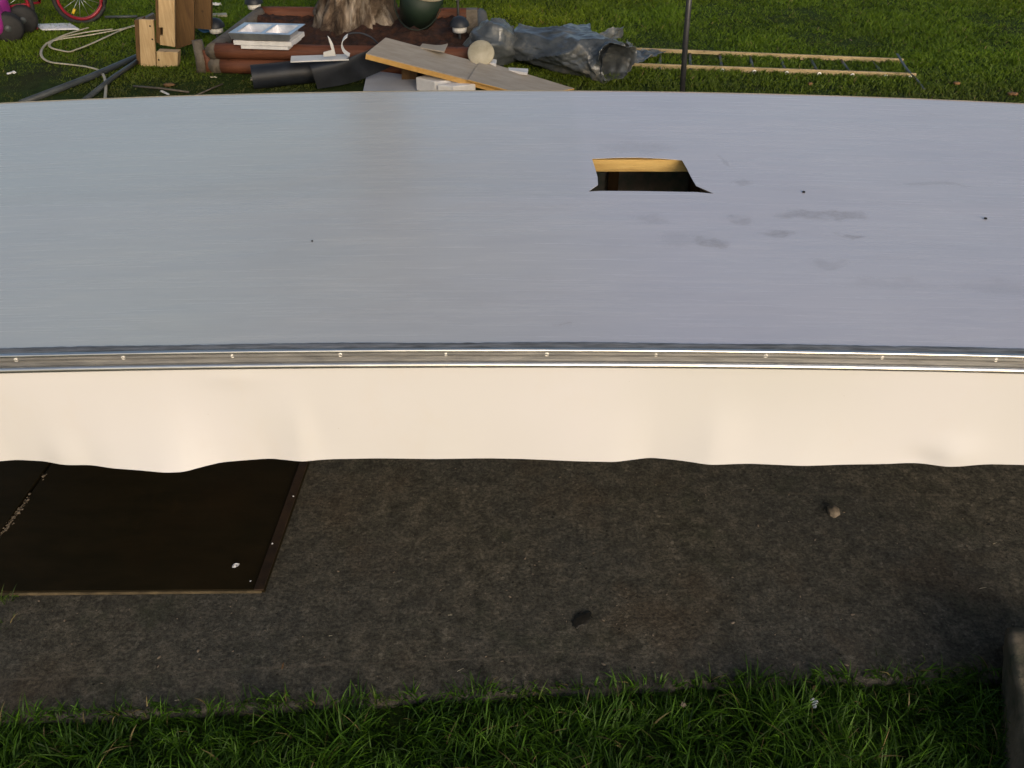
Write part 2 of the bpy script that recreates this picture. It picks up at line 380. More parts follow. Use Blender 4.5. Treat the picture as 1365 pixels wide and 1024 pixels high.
# paving: slab with an eroded front edge
xsP = np.linspace(-6, 6, 400); ysP = [.0, .015, .06] + list(np.linspace(.25, 3.0, 14))
vs = []
for j, dy in enumerate(ysP):
    for x in xsP:
        e = edge_y(x) + .02 * nz(x, 0, 0, 6) + .01 * nz(x, 0, 4, 25)
        z = -.012 + .5 * .012 if j == 0 else (-.003 if j == 1 else 0)
        vs.append((x, e + dy if j < 3 else edge_y(x) + dy, z + .0015 * nz(x, dy, 0, 3)))
n = len(xsP)
vs += [(vs[i][0], vs[i][1] - .004, -.06) for i in range(n)]
fs = [[j * n + i, j * n + i + 1, (j + 1) * n + i + 1, (j + 1) * n + i] for j in range(len(ysP) - 1) for i in range(n - 1)]
b0 = len(ysP) * n
fs += [[b0 + i, b0 + i + 1, i + 1, i] for i in range(n - 1)]
struct(mesh_obj('paving', vs, fs, M['paving'], None, True))

# ================================================================ CARAVAN ROOF
cv = thing('caravan', 'grey topped caravan with a cut vent hole, awning rail and wavy hanging white side sheet', 'caravan', (0, 2.8, 0))
def roof_skin():
    # hole outline on the roof plane
    H = [(789, 213), (820, 211.5), (850, 211), (880, 212), (909, 214), (916, 226), (922, 238), (928, 248), (952, 258.3),
         (929, 256.5), (860, 256), (800, 256), (784, 257), (797, 248), (796.5, 238), (793, 225)]
    hp = [at(a, b, ZR - .005) for a, b in H]
    pts = []; 
    GX = np.linspace(-3, 3, 61); GY = np.linspace(YN, YF, 27)
    for y in GY:
        for x in GX: pts.append(Vector((x, y)))
    hb = len(pts)
    hx0, hx1 = min(p.x for p in hp) - .02, max(p.x for p in hp) + .02; hy0, hy1 = min(p.y for p in hp) - .02, max(p.y for p in hp) + .02
    pts = [p for p in pts if not (hx0 < p.x < hx1 and hy0 < p.y < hy1)]; hb = len(pts)
    pts += [Vector((p.x, p.y)) for p in hp]
    k = len(hp); edges = [(hb + i, hb + (i + 1) % k) for i in range(k)]
    vo, ed, fo, *_ = geometry.delaunay_2d_cdt(pts, edges, [], 0, 1e-6)
    poly = [(p.x, p.y) for p in hp]
    def inside(x, y):
        c = False; j = k - 1
        for i in range(k):
            xi, yi = poly[i]; xj, yj = poly[j]
            if (yi > y) != (yj > y) and x < (xj - xi) * (y - yi) / (yj - yi) + xi: c = not c
            j = i
        return c
    fo = [f for f in fo if not inside(sum(vo[i].x for i in f) / len(f), sum(vo[i].y for i in f) / len(f))]
    def z(x, y):
        return zr(x) + .004 * nz(x, y, 0, 1.1) * min(1, (y - YN) * 4, (YF - y) * 4)
    o = mesh_obj('roof_skin', [(v.x, v.y - 2.8, z(v.x, v.y)) for v in vo], fo, M['roof'], cv, True)
    solid(o, .0012)
    # bent-down near flap of the cut opening
    a, b = at(800, 256.3, ZR - .004), at(926, 256.6, ZR - .004)
    g = grid_obj('cut_flap', 8, 3, lambda u, v: (a.x + (b.x - a.x) * u + (.02 - .04 * u) * v, a.y + .004 + .02 * v, zr(a.x) - .004 - .06 * v), M['roof'], cv)
    solid(g, .001)
    return hp
hp = roof_skin()
# drilled holes and rivets
for k, (px, py) in enumerate([(1071.5, 255.5), (1314, 290.5), (416, 321)]):
    p = at(px, py, ZR); p = at(px, py, zr(p.x) + .003)
    r = .0055 if k < 2 else .0028
    lathe('drill_hole', [(0, .0045), (r * .9, .004), (r, .001)], M['hole'], cv, 8, Matrix.Translation((p.x, p.y - 2.8, zr(p.x))))
# timber framing round the vent opening
def box(name, x0, x1, y0, y1, z0, z1, mat, parent=None, bev=.002):
    return prism(name, [(x0, y0, z1), (x1, y0, z1), (x1, y1, z1), (x0, y1, z1)], (0, 0, z0 - z1), mat, parent, bev)
hx0, hx1 = hp[0].x, hp[4].x; hy1 = hp[2].y
zb = zr(hx1 + .15) - .0045
box('roof_batten', hx0 - .10, hx1 + .09, hy1 + .001, hy1 + .05, zb - .047, zb, M['honey'], cv)
ny = hp[10].y
box('roof_batten', hx0 - .10, hx1 + .09, ny - .06, ny - .012, zb - .047, zb, M['honey'], cv)
box('roof_joist', hx1 + .10, hx1 + .15, ny - .0, hy1 - .002, zb - .047, zb, M['body'], cv)
for x in (-2.6, -1.7, -.8): box('roof_joist', x, x + .045, YN + .08, YF - .08, zr(x) - .07, zr(x) - .022, M['honey'], cv)
# carrying body, set back under the roof
bx0, bx1, by0, by1 = -2.7, 2.7, 2.74, 3.66
box('body_floor', bx0, bx1, by0, by1, .42, .45, M['body'], cv)
box('rear_wall', bx0, bx1, by1, by1 + .03, .42, 1.02, M['body'], cv)
box('front_wall', bx0, bx1, by0 - .03, by0, .42, .66, M['body'], cv)
for x in (bx0, bx1 - .03): box('end_wall', x, x + .03, by0 + .003, by1 - .003, .453, 1.02, M['body'], cv)
for x in (-1.9, 1.9):
    w_ = lathe('wheel', [(0, -.09), (.24, -.09), (.28, -.05), (.28, .05), (.24, .09), (0, .09)], M['tyre'], cv, 24, Matrix.Translation((x, 3.3 - 2.8, .28)) @ Matrix.Rotation(R(90), 4, 'X'))
for x in (-1.2, .9): box('support_post', x, x + .09, 3.1, 3.19, 0.0, .418, M['oldw'], cv)
for x in (.15, .42, .78, 1.12): box('wall_stud', x, x + .045, by1 - .045, by1 - .002, .455, 1.01, M['pined'], cv)
box('wall_rail', .0, 1.5, by1 - .075, by1 - .047, .86, .89, M['red'], cv)
# loose insulation and offcuts seen through the opening
for (x, y, z, s) in [(.30, 3.35, .50, .2), (.62, 3.42, .55, .16), (.9, 3.4, .5, .22)]:
    prism('insulation_scrap', [(x, y, z), (x + s, y + .02, z + .03), (x + s * .9, y + .12, z + .05), (x + .03, y + .13, z + .04)], (0, 0, -.05), [M['red'], M['green'], M['oldw']][int(s * 50) % 3], cv)

# far edge trim: thin pale strip along the rear edge
grid_obj('edge_trim', 80, 2, lambda u, v: (-3 + 6 * u, YF - .004 + .006 * v, zr(-3 + 6 * u) + .0025 - (.03 if v > .9 else 0)), M['beige'], cv)
# sealant strip on the roof above the rail
def seal(u, v):
    x = -3 + 6 * u; e = .032 + .004 * nz(x, 0, 0, 3) + .0022 * nz(x, 0, 5, 40)
    return (x, YN - .002 + e * v, zr(x) + .0032 - (.002 if v > .8 else 0) + .0006 * nz(x, v, 2, 25))
grid_obj('sealant_strip', 900, 4, seal, M['seal'], cv)
# awning rail: extruded profile
def rail(name, prof, mat):
    k = len(prof) - 1; NX = 80
    return grid_obj(name, NX, k, lambda u, v: (-3 + 6 * u, YN + prof[round(v * k)][0], zr(-3 + 6 * u) + prof[round(v * k)][1]), mat, cv)
def arc(cy, cz, r, a0, a1, n=8): return [(cy + r * math.cos(R(a0 + (a1 - a0) * i / n)), cz + r * math.sin(R(a0 + (a1 - a0) * i / n))) for i in range(n + 1)]
rail('awning_rail', [(.0, .004)] + arc(-.004, .0005, .0055, 60, 250) + [(-.0035, -.009)], M['alu'])
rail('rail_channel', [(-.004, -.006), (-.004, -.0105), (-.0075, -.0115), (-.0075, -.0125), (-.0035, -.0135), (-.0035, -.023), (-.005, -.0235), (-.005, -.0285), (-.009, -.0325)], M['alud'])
rl = rail('rail_bead', [(-.006, -.030)] + arc(-.011, -.0385, .0092, 70, 290, 10) + [(-.003, -.047)], M['alu'])
proto = None
SCR = [(20, 479), (163, 475), (309, 472.5), (453, 470.5), (594, 469.5), (729, 469.5), (875, 469.5), (1022, 470.5), (1178, 473), (1330, 476.5)]
for (px, py) in SCR:
    p = aty(px, py, YN - .006); 
    if proto is None:
        bm = bmesh.new()
        rr = [[bm.verts.new((r * math.cos(math.pi * k / 6), y, r * math.sin(math.pi * k / 6))) for k in range(12)] for r, y in ((.0074, 0), (.0070, -.0022), (.0038, -.0035), (.0026, .0))]
        for a, b in zip(rr, rr[1:]):
            for k in range(12): bm.faces.new([a[k], a[(k + 1) % 12], b[(k + 1) % 12], b[k]])
        bm.faces.new(rr[-1])
        proto = o = bm_obj('screw', bm, M['screw'], rl, True)
    else:
        o = proto.copy(); C.objects.link(o); o.parent = rl
    o.location = (p.x, p.y - 2.8 + .003, zr(p.x) - .0125 - .001 * random.random())
    o.rotation_euler = (random.uniform(-.3, .3), random.uniform(0, 3), random.uniform(-.3, .3)); o.scale = [random.uniform(.68, .95)] * 3

# hanging side sheet with its untrimmed, wavy lower edge
BO = [(-300, 616), (-150, 620), (0, 614), (20, 612), (60, 614), (85, 618), (120, 619), (150, 624), (190, 627), (220, 630), (245, 629), (270, 622), (295, 616), (330, 613), (360, 611), (400, 615),
      (450, 612), (500, 611), (580, 612), (650, 611), (700, 612), (770, 615), (820, 616), (866, 610), (900, 613), (945, 619), (1000, 618), (1070, 621), (1130, 619), (1200, 618), (1260, 620), (1320, 618), (1365, 619), (1500, 616), (1700, 622)]
ZB = .756
bw = [at(a, b, ZB - .010 * ((a - 682) / F * 2.3) ** 2) for a, b in BO]
BX = np.array([p.x for p in bw]); BY = np.array([p.y for p in bw])
def by_(x):
    xx = np.array([x - .012, x, x + .012]); return float(np.mean(np.interp(xx, BX, BY)))
def side(u, v):
    x = -2.9 + 5.8 * u
    d1 = by_(x); d0 = YN - .004
    z0 = zr(x) - .038; z1 = ZB - .010 * x * x
    t = v; y = d0 + (d1 - d0) * (t ** 2.1)
    y += .0045 * math.sin(t * math.pi) * nz(x, t * .4, 1, 1.7)
    for (bxp, bv, sx, sv, a) in ((at(405, 570, .85).x, .7, .035, .30, -.006), (at(418, 570, .85).x, .7, .05, .3, .005), (at(955, 570, .85).x, .72, .05, .28, -.005), (at(1275, 600, .8).x, .88, .07, .16, -.010), (at(1235, 600, .8).x, .95, .06, .12, .007), (at(315, 490, 1.04).x, .12, .08, .1, -.004), (at(85, 590, .8).x, .9, .06, .18, -.004)):
        y += 1.2 * a * math.exp(-((x - bxp) / sx) ** 2 - ((t - bv) / sv) ** 2)
    return (x, y, z0 + (z1 - z0) * t)
ss = grid_obj('side_sheet', 420, 30, side, M['side'], cv); solid(ss, .0012, 1)

# ================================================================ THINGS ON THE PAVING
def board(name, px4, label, th=.018, z=.0215):
    P = [at(a, b, z) for a, b in px4]
    o = prism(name, P, (0, 0, -th), M['brd'], None, .0015); tag(o, label, 'board', 'dark boards on the paving'); return o
board('flat_board', [(44, 655), (3, 712), (-36, 788.5), (352, 785.5), (414, 608), (425, 560), (110, 560)][1:] , 'large dark brown board half under the white sheet, white lint on its corner')
board('flat_board', [(-2, 712), (-41, 788), (-330, 792), (-130, 560), (105, 560)], 'dark brown flat board cut by the left picture edge, beyond the line of pale debris', .018, .0205)
# thin worn strip on the board's right edge and its pale cut front edge, added as a sliver
p0, p1 = at(350, 785.5, .0), at(411, 612, .0)
e = prism('edge_strip', [at(338, 786, .0285), at(351, 785.6, .0285), at(411.5, 612, .0285), at(401, 612, .0285)], (0, 0, -.006), M['strip'], None, .001)
tag(e, 'narrow brown wooden strip laid along the right edge of the dark board', 'strip')
e = prism('front_cut_edge', [at(-34, 791.5, .016), at(348, 787.8, .016), at(348.5, 786.8, .016), at(-34, 790.3, .016)], (0, 0, -.012), M['strip2'], None, 0)
tag(e, 'pale cut front edge of the dark board, added as a thin sliver', 'lath')

def lump(name, px, py, z, rx, ry, rz, mat, seed, spiky=.3, sub=3, rot=0):
    p = at(px, py, z); bm = bmesh.new(); bmesh.ops.create_icosphere(bm, subdivisions=sub, radius=1)
    for v in bm.verts:
        q = v.co.copy(); f = 1 + spiky * noise.noise(q * 1.6 + Vector((seed, 0, 0))) + spiky * .6 * noise.noise(q * 4 + Vector((seed, 3, 0)))
        v.co = Vector((q.x * rx * f, q.y * ry * f, q.z * rz * f))
    o = bm_obj(name, bm, mat, None, True); o.location = p; o.rotation_euler.z = rot
    return o
o = lump('stone', 1111, 682, .012, .022, .026, .014, M['stone'], 1, .35); tag(o, 'pale brown pebble alone on the dark paving at the right', 'stone')
o = lump('leaf', 776, 826, .003, .036, .024, .004, M['dleaf'], 4, .45, 3, .7); tag(o, 'black wet leaf flattened on the paving below the middle of the picture', 'leaf')
def scrap(name, px, py, z, s, mat, label, cat, seed, group=None, asp=.7, h=.5):
    rs = random.Random(seed); c = at(px, py, z); rot = rs.uniform(0, 3); n_ = 11; vs = [Vector((c.x, c.y, z + s * .12))]; org = c.copy()
    for ring in (.5, 1.0):
        for k in range(n_):
            a_ = 2 * math.pi * k / n_; rr = s * .5 * ring * rs.uniform(.65, 1.25); x_, y_ = rr * math.cos(a_), rr * asp * math.sin(a_)
            vs.append(Vector((c.x + x_ * math.cos(rot) - y_ * math.sin(rot), c.y + x_ * math.sin(rot) + y_ * math.cos(rot), z + .001 + rs.uniform(0, .55) * s * h)))
    fs = [[0, 1 + k, 1 + (k + 1) % n_] for k in range(n_)] + [[1 + k, 1 + n_ + k, 1 + n_ + (k + 1) % n_, 1 + (k + 1) % n_] for k in range(n_)]
    o = mesh_obj(name, vs, fs, mat); solid(o, .0006); return tag(o, label, cat, group)
scrap('lint', 315, 755, .0225, .026, M['paper'], 'largest tuft of white lint near the corner of the dark board', 'lint', 3, 'white lint on the board')
scrap('lint', 363, 725, .0295, .008, M['paper'], 'tiny white fleck halfway along the right edge strip of the board', 'lint', 5, 'white lint on the board')
scrap('lint', 391, 662, .0295, .007, M['paper'], 'white fleck on the edge strip nearest the hanging sheet', 'lint', 6, 'white lint on the board')
scrap('lint', 334, 775, .0225, .006, M['paper'], 'tiny white fleck right at the front corner of the board', 'lint', 8, 'white lint on the board')
scrap('foil_scrap', 1085, 938, .03, .034, M['paper'], 'crumpled white foil scrap lying in the near grass at the right', 'scrap', 9)
scrap('leaf', 1086, 918, .012, .03, M['leaf'], 'yellow brown dry leaf at the grass edge above the foil scrap', 'leaf', 11, asp=.45, h=.3)
scrap('leaf', 911, 940, .03, .022, M['stone'], 'small pale square leaf bit in the near grass below the paving', 'leaf', 12, h=.2)
scrap('leaf', 1118, 873, .003, .022, M['dleaf'], 'dark curled leaf on the paving above the dry leaf', 'leaf', 15, asp=.5)
scrap('leaf', 377, 888, .003, .022, M['leaf'], 'thin light brown leaf sliver on the paving at the lower left', 'leaf', 17, asp=.25, h=.2)
scrap('leaf', 1318, 700, .003, .03, M['dleaf'], 'dark leaf on the paving near the right picture edge', 'leaf', 18, asp=.4)
# pale debris and moss in the board joint
def stalk(bm, p, L, a, r=.0009):
    bmesh.ops.create_cone(bm, cap_ends=True, segments=4, radius1=r, radius2=r * .5, depth=L, matrix=Matrix.Translation(p) @ Matrix.Rotation(a, 4, 'Z') @ Matrix.Rotation(R(90), 4, 'Y'))
bm = bmesh.new()
for k in range(90):
    c_ = random.choice([.04, .10, .12, .2, .24, .36, .38, .5, .9]); t = c_ + random.gauss(0, .025); px, py = 3 + 62 * t + random.gauss(0, 1.6), 712 - 87 * t + random.gauss(0, 1.6)
    p = at(px, py, .0225); s = random.uniform(.0006, .0026) * (1.8 if random.random() < .07 else 1)
    bmesh.ops.create_icosphere(bm, subdivisions=1, radius=1, matrix=Matrix.Translation(p) @ Matrix.Rotation(random.uniform(-1, .6), 4, 'Z') @ Matrix.Diagonal((s * random.uniform(.8, 1.6), s * random.uniform(1, 2.4), s * .6, 1)))
for k in range(9):
    t = .02 + .06 * k; stalk(bm, at(3 + 62 * t, 712 - 87 * t, .0225), .05, 1.25 + random.uniform(-.15, .15), .0007)
stuff(tag(bm_obj('debris', bm, M['stone']), 'pale grit and dry moss caught in the joint between the dark boards', 'debris'))
# loose grit, chips and dry stalks on the paving
bm = bmesh.new()
for k in range(260):
    px, py = random.uniform(-20, 1385), random.uniform(620, 945)
    p = at(px, py, .0015)
    if p.y < edge_y(p.x) or (px < 415 and py < 795): continue
    s = random.uniform(.0008, .0026) * (1.7 if random.random() < .08 else 1)
    bmesh.ops.create_icosphere(bm, subdivisions=1, radius=1, matrix=Matrix.Translation(p) @ Matrix.Rotation(random.uniform(0, 3), 4, 'Z') @ Matrix.Diagonal((s * random.uniform(.8, 2.4), s, s * .7, 1)))
stuff(tag(bm_obj('grit', bm, M['stone']), 'fine pale grit scattered over the dark paving', 'grit'))
bm = bmesh.new()
for k in range(9):
    px, py = random.uniform(0, 1365), random.choice([random.uniform(640, 930), random.uniform(890, 940)])
    p = at(px, py, .002)
    if p.y < edge_y(p.x) - .02 or (px < 415 and py < 795): continue
    stalk(bm, p, random.uniform(.01, .035), random.uniform(-.6, .6))
stuff(tag(bm_obj('dry_stalks', bm, M['beige']), 'dry straw stalks scattered on the paving near the grass', 'straw'))

# concrete block at the lower right
bt = .16; tl = at(1344, 833, bt)
TP = [at(1344, 834, bt), at(1430, 833, bt), at(1520, 1080, bt), at(1380, 1080, bt)]
BP = [at(1336, 868, -.04), at(1450, 868, -.04), at(1520, 1130, -.04), at(1326, 1130, -.04)]
def blk():
    bm = bmesh.new(); bmesh.ops.create_cube(bm, size=1)
    bmesh.ops.subdivide_edges(bm, edges=bm.edges[:], cuts=22, use_grid_fill=True)
    for v in bm.verts:
        u, w2, h = v.co.x + .5, .5 - v.co.y, v.co.z + .5
        q4 = lambda P: P[0].lerp(P[1], u).lerp(P[3].lerp(P[2], u), w2)
        q = q4(BP).lerp(q4(TP), h ** .8)
        rd = min(1, min(u, 1 - u, w2, 1 - w2) / .05); q.z -= (1 - rd) ** 2 * .010 * h
        v.co = q + Vector((noise.noise(q * 9) * .008 + noise.noise(q * 34) * .005, noise.noise(q * 9 + Vector((5, 0, 0))) * .006, noise.noise(q * 14) * .005))
    return bm_obj('concrete_block', bm, M['block'], None, True)
o = blk(); tag(o, 'mossy grey concrete block cut by the right picture edge, standing in the near grass', 'block')

# ================================================================ RAISED BED AND TREE
BH = .25
FL, BL = at(285, 60, BH), at(347, 9, BH); BR = at(640, 11, BH); FR = Vector((at(640, 62, BH).x, at(640, 66, BH).y, BH))
bed = thing('raised_bed', 'red brown log edged raised bed filled with soil round the foot of the tree', 'raised bed', (FL.x, FL.y, 0))
def log(a, b, r, mat, name='edging_log', flat=1.0):
    N = 14; P = []; 
    for i in range(N + 1):
        t = i / N; p = a.lerp(b, t) + Vector((0, .006 * nz(t * 4, r * 50), .005 * nz(t * 3, a.z * 30))); P.append(p)
    return tube(name, P, r, mat, bed, 12, flat)
r_ = .064
fl, fr = FL + Vector((0, .05, 0)), FR + Vector((0, .05, 0))
for z, dx in ((BH - r_, 0), (BH - 3 * r_ + .012, .02)):
    log(Vector((fl.x + dx, fl.y, z)), Vector((fr.x, fr.y, z)), r_, M['red'])
    log(Vector((BL.x, BL.y, z)), Vector((BR.x, BR.y, z)), r_, M['red'])
    log(Vector((FL.x - .03, FL.y + .02, z)), Vector((BL.x, BL.y, z)), r_, M['oldw'])
    log(Vector((FR.x + .05, FR.y, z)), Vector((BR.x, BR.y, z)), r_, M['oldw'])
# split stumps at the front left corner
for k, (px, h, r2, mt) in enumerate([(271, .26, .055, 'oldw'), (280, .19, .035, 'red'), (287, .15, .028, 'oldw')]):
    p = at(px, 97 + k, 0); tube('corner_stake', [p, p + Vector((.005, .01, h * .5)), p + Vector((-.006, .02, h))], [r2, r2 * .92, r2 * .8], M[mt], bed, 9)
def soilf(u, v):
    a = FL.lerp(FR, u); b = BL.lerp(BR, u); p = a.lerp(b, v)
    return (p.x, p.y + .05, .19 + .05 * nz(p.x, p.y, 0, 3) + .035 * nz(p.x, p.y, 4, 11) + .02 * nz(p.x, p.y, 9, 30))
stuff(grid_obj('soil', 120, 60, soilf, M['soil'], bed))

TB = at(462, 36, .2); TB.y += .28
tree = thing('tree', 'large flaky barked tree with a flared foot growing out of the raised bed', 'tree', (TB.x, TB.y, 0))
def trunk():
    bm = bmesh.new(); NS, NH = 150, 200; rings = []
    for j in range(NH + 1):
        z = .12 + 5.2 * (j / NH) ** 1.5
        base = .25 + .13 * math.exp(-(z - .12) / .22) - .012 * z
        cx = .10 * z * .5 + .03 * math.sin(z); cy = .0
        ring = []
        for k in range(NS):
            a = 2 * math.pi * k / NS
            rr = base * (1 + .17 * math.sin(3 * a + 1) * math.exp(-z / .8) + .10 * math.sin(7 * a + z * .5 + 2) * math.exp(-z / 1.2) + .08 * math.sin(12 * a + z * 2) * .6)
            q = Vector((math.cos(a) * 2.2, math.sin(a) * 2.2, z * 1.6))
            rr += .07 * noise.noise(q * 1.5) + .06 * abs(noise.noise(q * 2.6)) + .035 * noise.noise(q * 5) + .02 * noise.noise(q * 11)
            ring.append(bm.verts.new((cx + rr * math.cos(a), cy + rr * math.sin(a), z)))
        rings.append(ring)
    for a, b in zip(rings, rings[1:]):
        for k in range(NS): bm.faces.new([a[k], a[(k + 1) % NS], b[(k + 1) % NS], b[k]])
    return bm_obj('trunk', bm, M['bark'], tree, True)
trunk()
# limbs
lim = []
for k in range(9):
    a = k * 2.4; z0 = 3.6 + .22 * k; L = 2.4 + random.random()
    o0 = Vector((TB.x + .25, TB.y, z0)); dr = Vector((math.cos(a), math.sin(a), .65)).normalized()
    P = [o0 + dr * (L * t / 6) + Vector((.1 * nz(t, k), .1 * nz(t, k, 5), .04 * t * t * .2)) for t in range(7)]
    tube('limb', P, [.11 * (1 - t / 7.2) for t in range(7)], M['bark'], tree, 8); lim.append(P)
# crown: leaf clumps round the limbs (above the frame, mirrored faintly by the roof)
N = 9000; c0 = []
for k in range(N):
    P = random.choice(lim); t = random.uniform(2, 6); i = int(min(5, t)); p = P[i].lerp(P[i + 1], t - i)
    c0.append(p + Vector((random.gauss(0, .38), random.gauss(0, .38), random.gauss(.1, .33))) - Vector((TB.x, TB.y, 0)))
c0 = np.array([tuple(p) for p in c0]); d1 = rng.normal(size=(N, 3)); d1 /= np.linalg.norm(d1, axis=1)[:, None]
d2 = np.cross(d1, rng.normal(size=(N, 3))); d2 /= np.linalg.norm(d2, axis=1)[:, None]
V = np.stack([c0 - d1 * .07, c0 + d2 * .035, c0 + d1 * .07, c0 - d2 * .035], 1).reshape(-1, 3)
def np_mesh(name, V, F_, mat, parent=None, cols=None):
    me = bpy.data.meshes.new(name); nv, nf, k = len(V), len(F_), F_.shape[1]
    me.vertices.add(nv); me.vertices.foreach_set('co', V.astype(np.float32).ravel())
    me.loops.add(nf * k); me.loops.foreach_set('vertex_index', F_.astype(np.int32).ravel())
    me.polygons.add(nf); me.polygons.foreach_set('loop_start', np.arange(0, nf * k, k, dtype=np.int32))
    me.polygons.foreach_set('loop_total', np.full(nf, k, dtype=np.int32))
    me.update(calc_edges=True); me.materials.append(mat)
    if cols is not None:
        at_ = me.color_attributes.new('Col', 'FLOAT_COLOR', 'POINT')
        at_.data.foreach_set('color', np.concatenate([cols, np.ones((nv, 1))], 1).astype(np.float32).ravel())
    o = bpy.data.objects.new(name, me); C.objects.link(o)
    if parent: o.parent = parent
    return o
np_mesh('crown', V, np.arange(4 * N).reshape(-1, 4), M['crown'], tree)

# ================================================================ THINGS ROUND THE BED
# steel double tray
zt = .37
tq = [at(304, 44, zt), at(387, 46.5, zt), at(407, 32, zt), at(326, 30, zt)]
tr = thing('metal_tray', 'dull steel tray with two sunken compartments resting over the bed edging', 'tray', tuple(at(350, 44, zt - .12)))
def bil(u, v, z=0): return tq[0].lerp(tq[1], u).lerp(tq[3].lerp(tq[2], u), v) + Vector((0, 0, z))
def rectring(bm, o4, i4):
    a = [bm.verts.new(p - tr.location) for p in o4]; b = [bm.verts.new(p - tr.location) for p in i4]
    for k in range(4): bm.faces.new([a[k], a[(k + 1) % 4], b[(k + 1) % 4], b[k]])
    return b
def rect(u0, u1, v0, v1, z): return [bil(u0, v0, z), bil(u1, v0, z), bil(u1, v1, z), bil(u0, v1, z)]
bm = bmesh.new(); US = [0, .10, .50, .56, .93, 1]; VS = [0, .12, .88, 1]
gv = {(i, j): bm.verts.new(bil(u, v) - tr.location) for i, u in enumerate(US) for j, v in enumerate(VS)}
for i in range(5):
    for j in range(3):
        if j == 1 and i in (1, 3): continue
        bm.faces.new([gv[i, j], gv[i + 1, j], gv[i + 1, j + 1], gv[i, j + 1]])
o = bm_obj('rim', bm, M['steel'], tr); solid(o, .004)
for (u0, u1) in ((.10, .50), (.56, .93)):
    bm = bmesh.new(); q = rectring(bm, rect(u0, u1, .12, .88, -.002), rect(u0 + .06, u1 - .06, .24, .8, -.10)); bm.faces.new(q)
    o = bm_obj('basin', bm, M['steel'], tr); solid(o, .003)
prism('side_skirt', [bil(.01, .0, -.005), bil(.99, 0, -.005), bil(.97, .02, -.05), bil(.03, .02, -.05)], (0, .006, 0), M['steel'], tr, 0)
for (u0, u1, zz, h, lab) in ((.04, .98, zt - .066, .035, 'upper white foam strip lying under the steel tray'), (.15, .92, zt - .104, .026, 'lower shorter white foam strip under the steel tray')):
    P = [tq[0].lerp(tq[1], u0), tq[0].lerp(tq[1], u1), tq[0].lerp(tq[1], u1) + Vector((.05, .3, 0)), tq[0].lerp(tq[1], u0) + Vector((.05, .3, 0))]
    o = prism('foam_strip', [(p.x, p.y + .03, zz) for p in P], (0, 0, -h), M['foam'], None); tag(o, lab, 'foam strip', 'foam strips under the tray')

# tall timber uprights at the left
tb = at(210, 90, 0); Y0 = tb.y
tp = thing('timber_upright', 'tall pale pine uprights with short boards nailed at its foot, left of the bed', 'timber', (tb.x, Y0, 0))
def vboard(name, px4, y, depth, mat):   # face polygon on the vertical plane Y=y, thickness going back
    return prism(name, [aty(a, b, y) for a, b in px4], (0, depth, 0), mat, tp, .003)
vboard('foot_board', [(185, 26), (204, 27), (208, 89), (187.5, 88.5)], Y0, .028, M['pinev'])
vboard('foot_shaded_side', [(179, 27), (189, 25), (191, 88), (182, 86)], Y0 + .034, .09, M['pined'])  # shaded left side of the foot board, put in as dark timber
vboard('foot_block', [(208.5, 69), (237, 70), (236.5, 89.5), (209, 90)], Y0 + .004, .09, M['pinef'])
vboard('upright_board', [(208, -190), (230, -190), (233, 63), (213, 60), (213, 47.5), (217, 47.5), (217, 37), (211.5, 37)], Y0 + .03, .028, M['pinev'])
vboard('upright_shaded_side', [(203, -190), (209, -190), (214, 59), (208, 57)], Y0 + .062, .07, M['pined'])  # narrow side of the upright board, its shade put into the colour
vboard('back_board', [(232, -190), (257, -190), (259, 58), (234, 66)], Y0 + .30, .03, M['pined'])  # panel behind in shade, darkened by its timber colour
vboard('back_post', [(255, -190), (282, -190), (281, 40), (258, 38)], Y0 + .65, .06, M['pined'])
vboard('cross_rail', [(208, -180), (282, -178), (282, -165), (208, -167)], Y0 + .14, .05, M['pined'])
for (px, py) in ((200, 35), (203, 52.5), (211.5, 80)):
    p = aty(px, py, Y0 - .001); lathe('nail_head', [(0, .002), (.006, .0018), (.008, 0)], M['hole'], tp, 8, Matrix.Translation(p - tp.location) @ Matrix.Rotation(R(90), 4, 'X'))

# garden lamps at the bed corners
def lamp(px, py, h, label, s=1.0):
    p = at(px, py, 0); t = thing('garden_lamp', label, 'garden lamp', tuple(p), 'black domed garden lamps round the bed')
    lathe('stake', [(.012, -.05), (.012, h)], M['polem'], t, 8)
    lathe('lamp_body', [(0, h), (.06 * s, h), (.062 * s, h + .05 * s), (.05 * s, h + .052 * s)], M['white'], t, 18)
    lathe('dome_cap', [(.085 * s, h + .05 * s), (.08 * s, h + .075 * s), (.055 * s, h + .11 * s), (.02 * s, h + .125 * s), (0, h + .127 * s)], M['green'] if s == 1.001 else M['black'], t, 20)
lamp(291, 55, .08, 'black domed garden lamp beside the tall timber, left of the bed')
lamp(345, 44, .22, 'black domed garden lamp at the back left corner of the bed')
lamp(612, 56, .38, 'black domed garden lamp furthest back at the right of the bed, by the grey post')
lamp(614, 80, .24, 'black domed garden lamp nearest the beige board, in front of the grey post')
# grey post
p = at(632, 74, 0)
pp = aty(629, 13, p.y)
o = prism('garden_post', [(p.x - .055, p.y, 0), (p.x + .05, p.y, 0), (pp.x + .045, p.y, pp.z), (pp.x - .05, p.y, pp.z)], (0, .07, 0), M['oldw']); tag(o, 'short weathered grey post standing right of the raised bed', 'post')
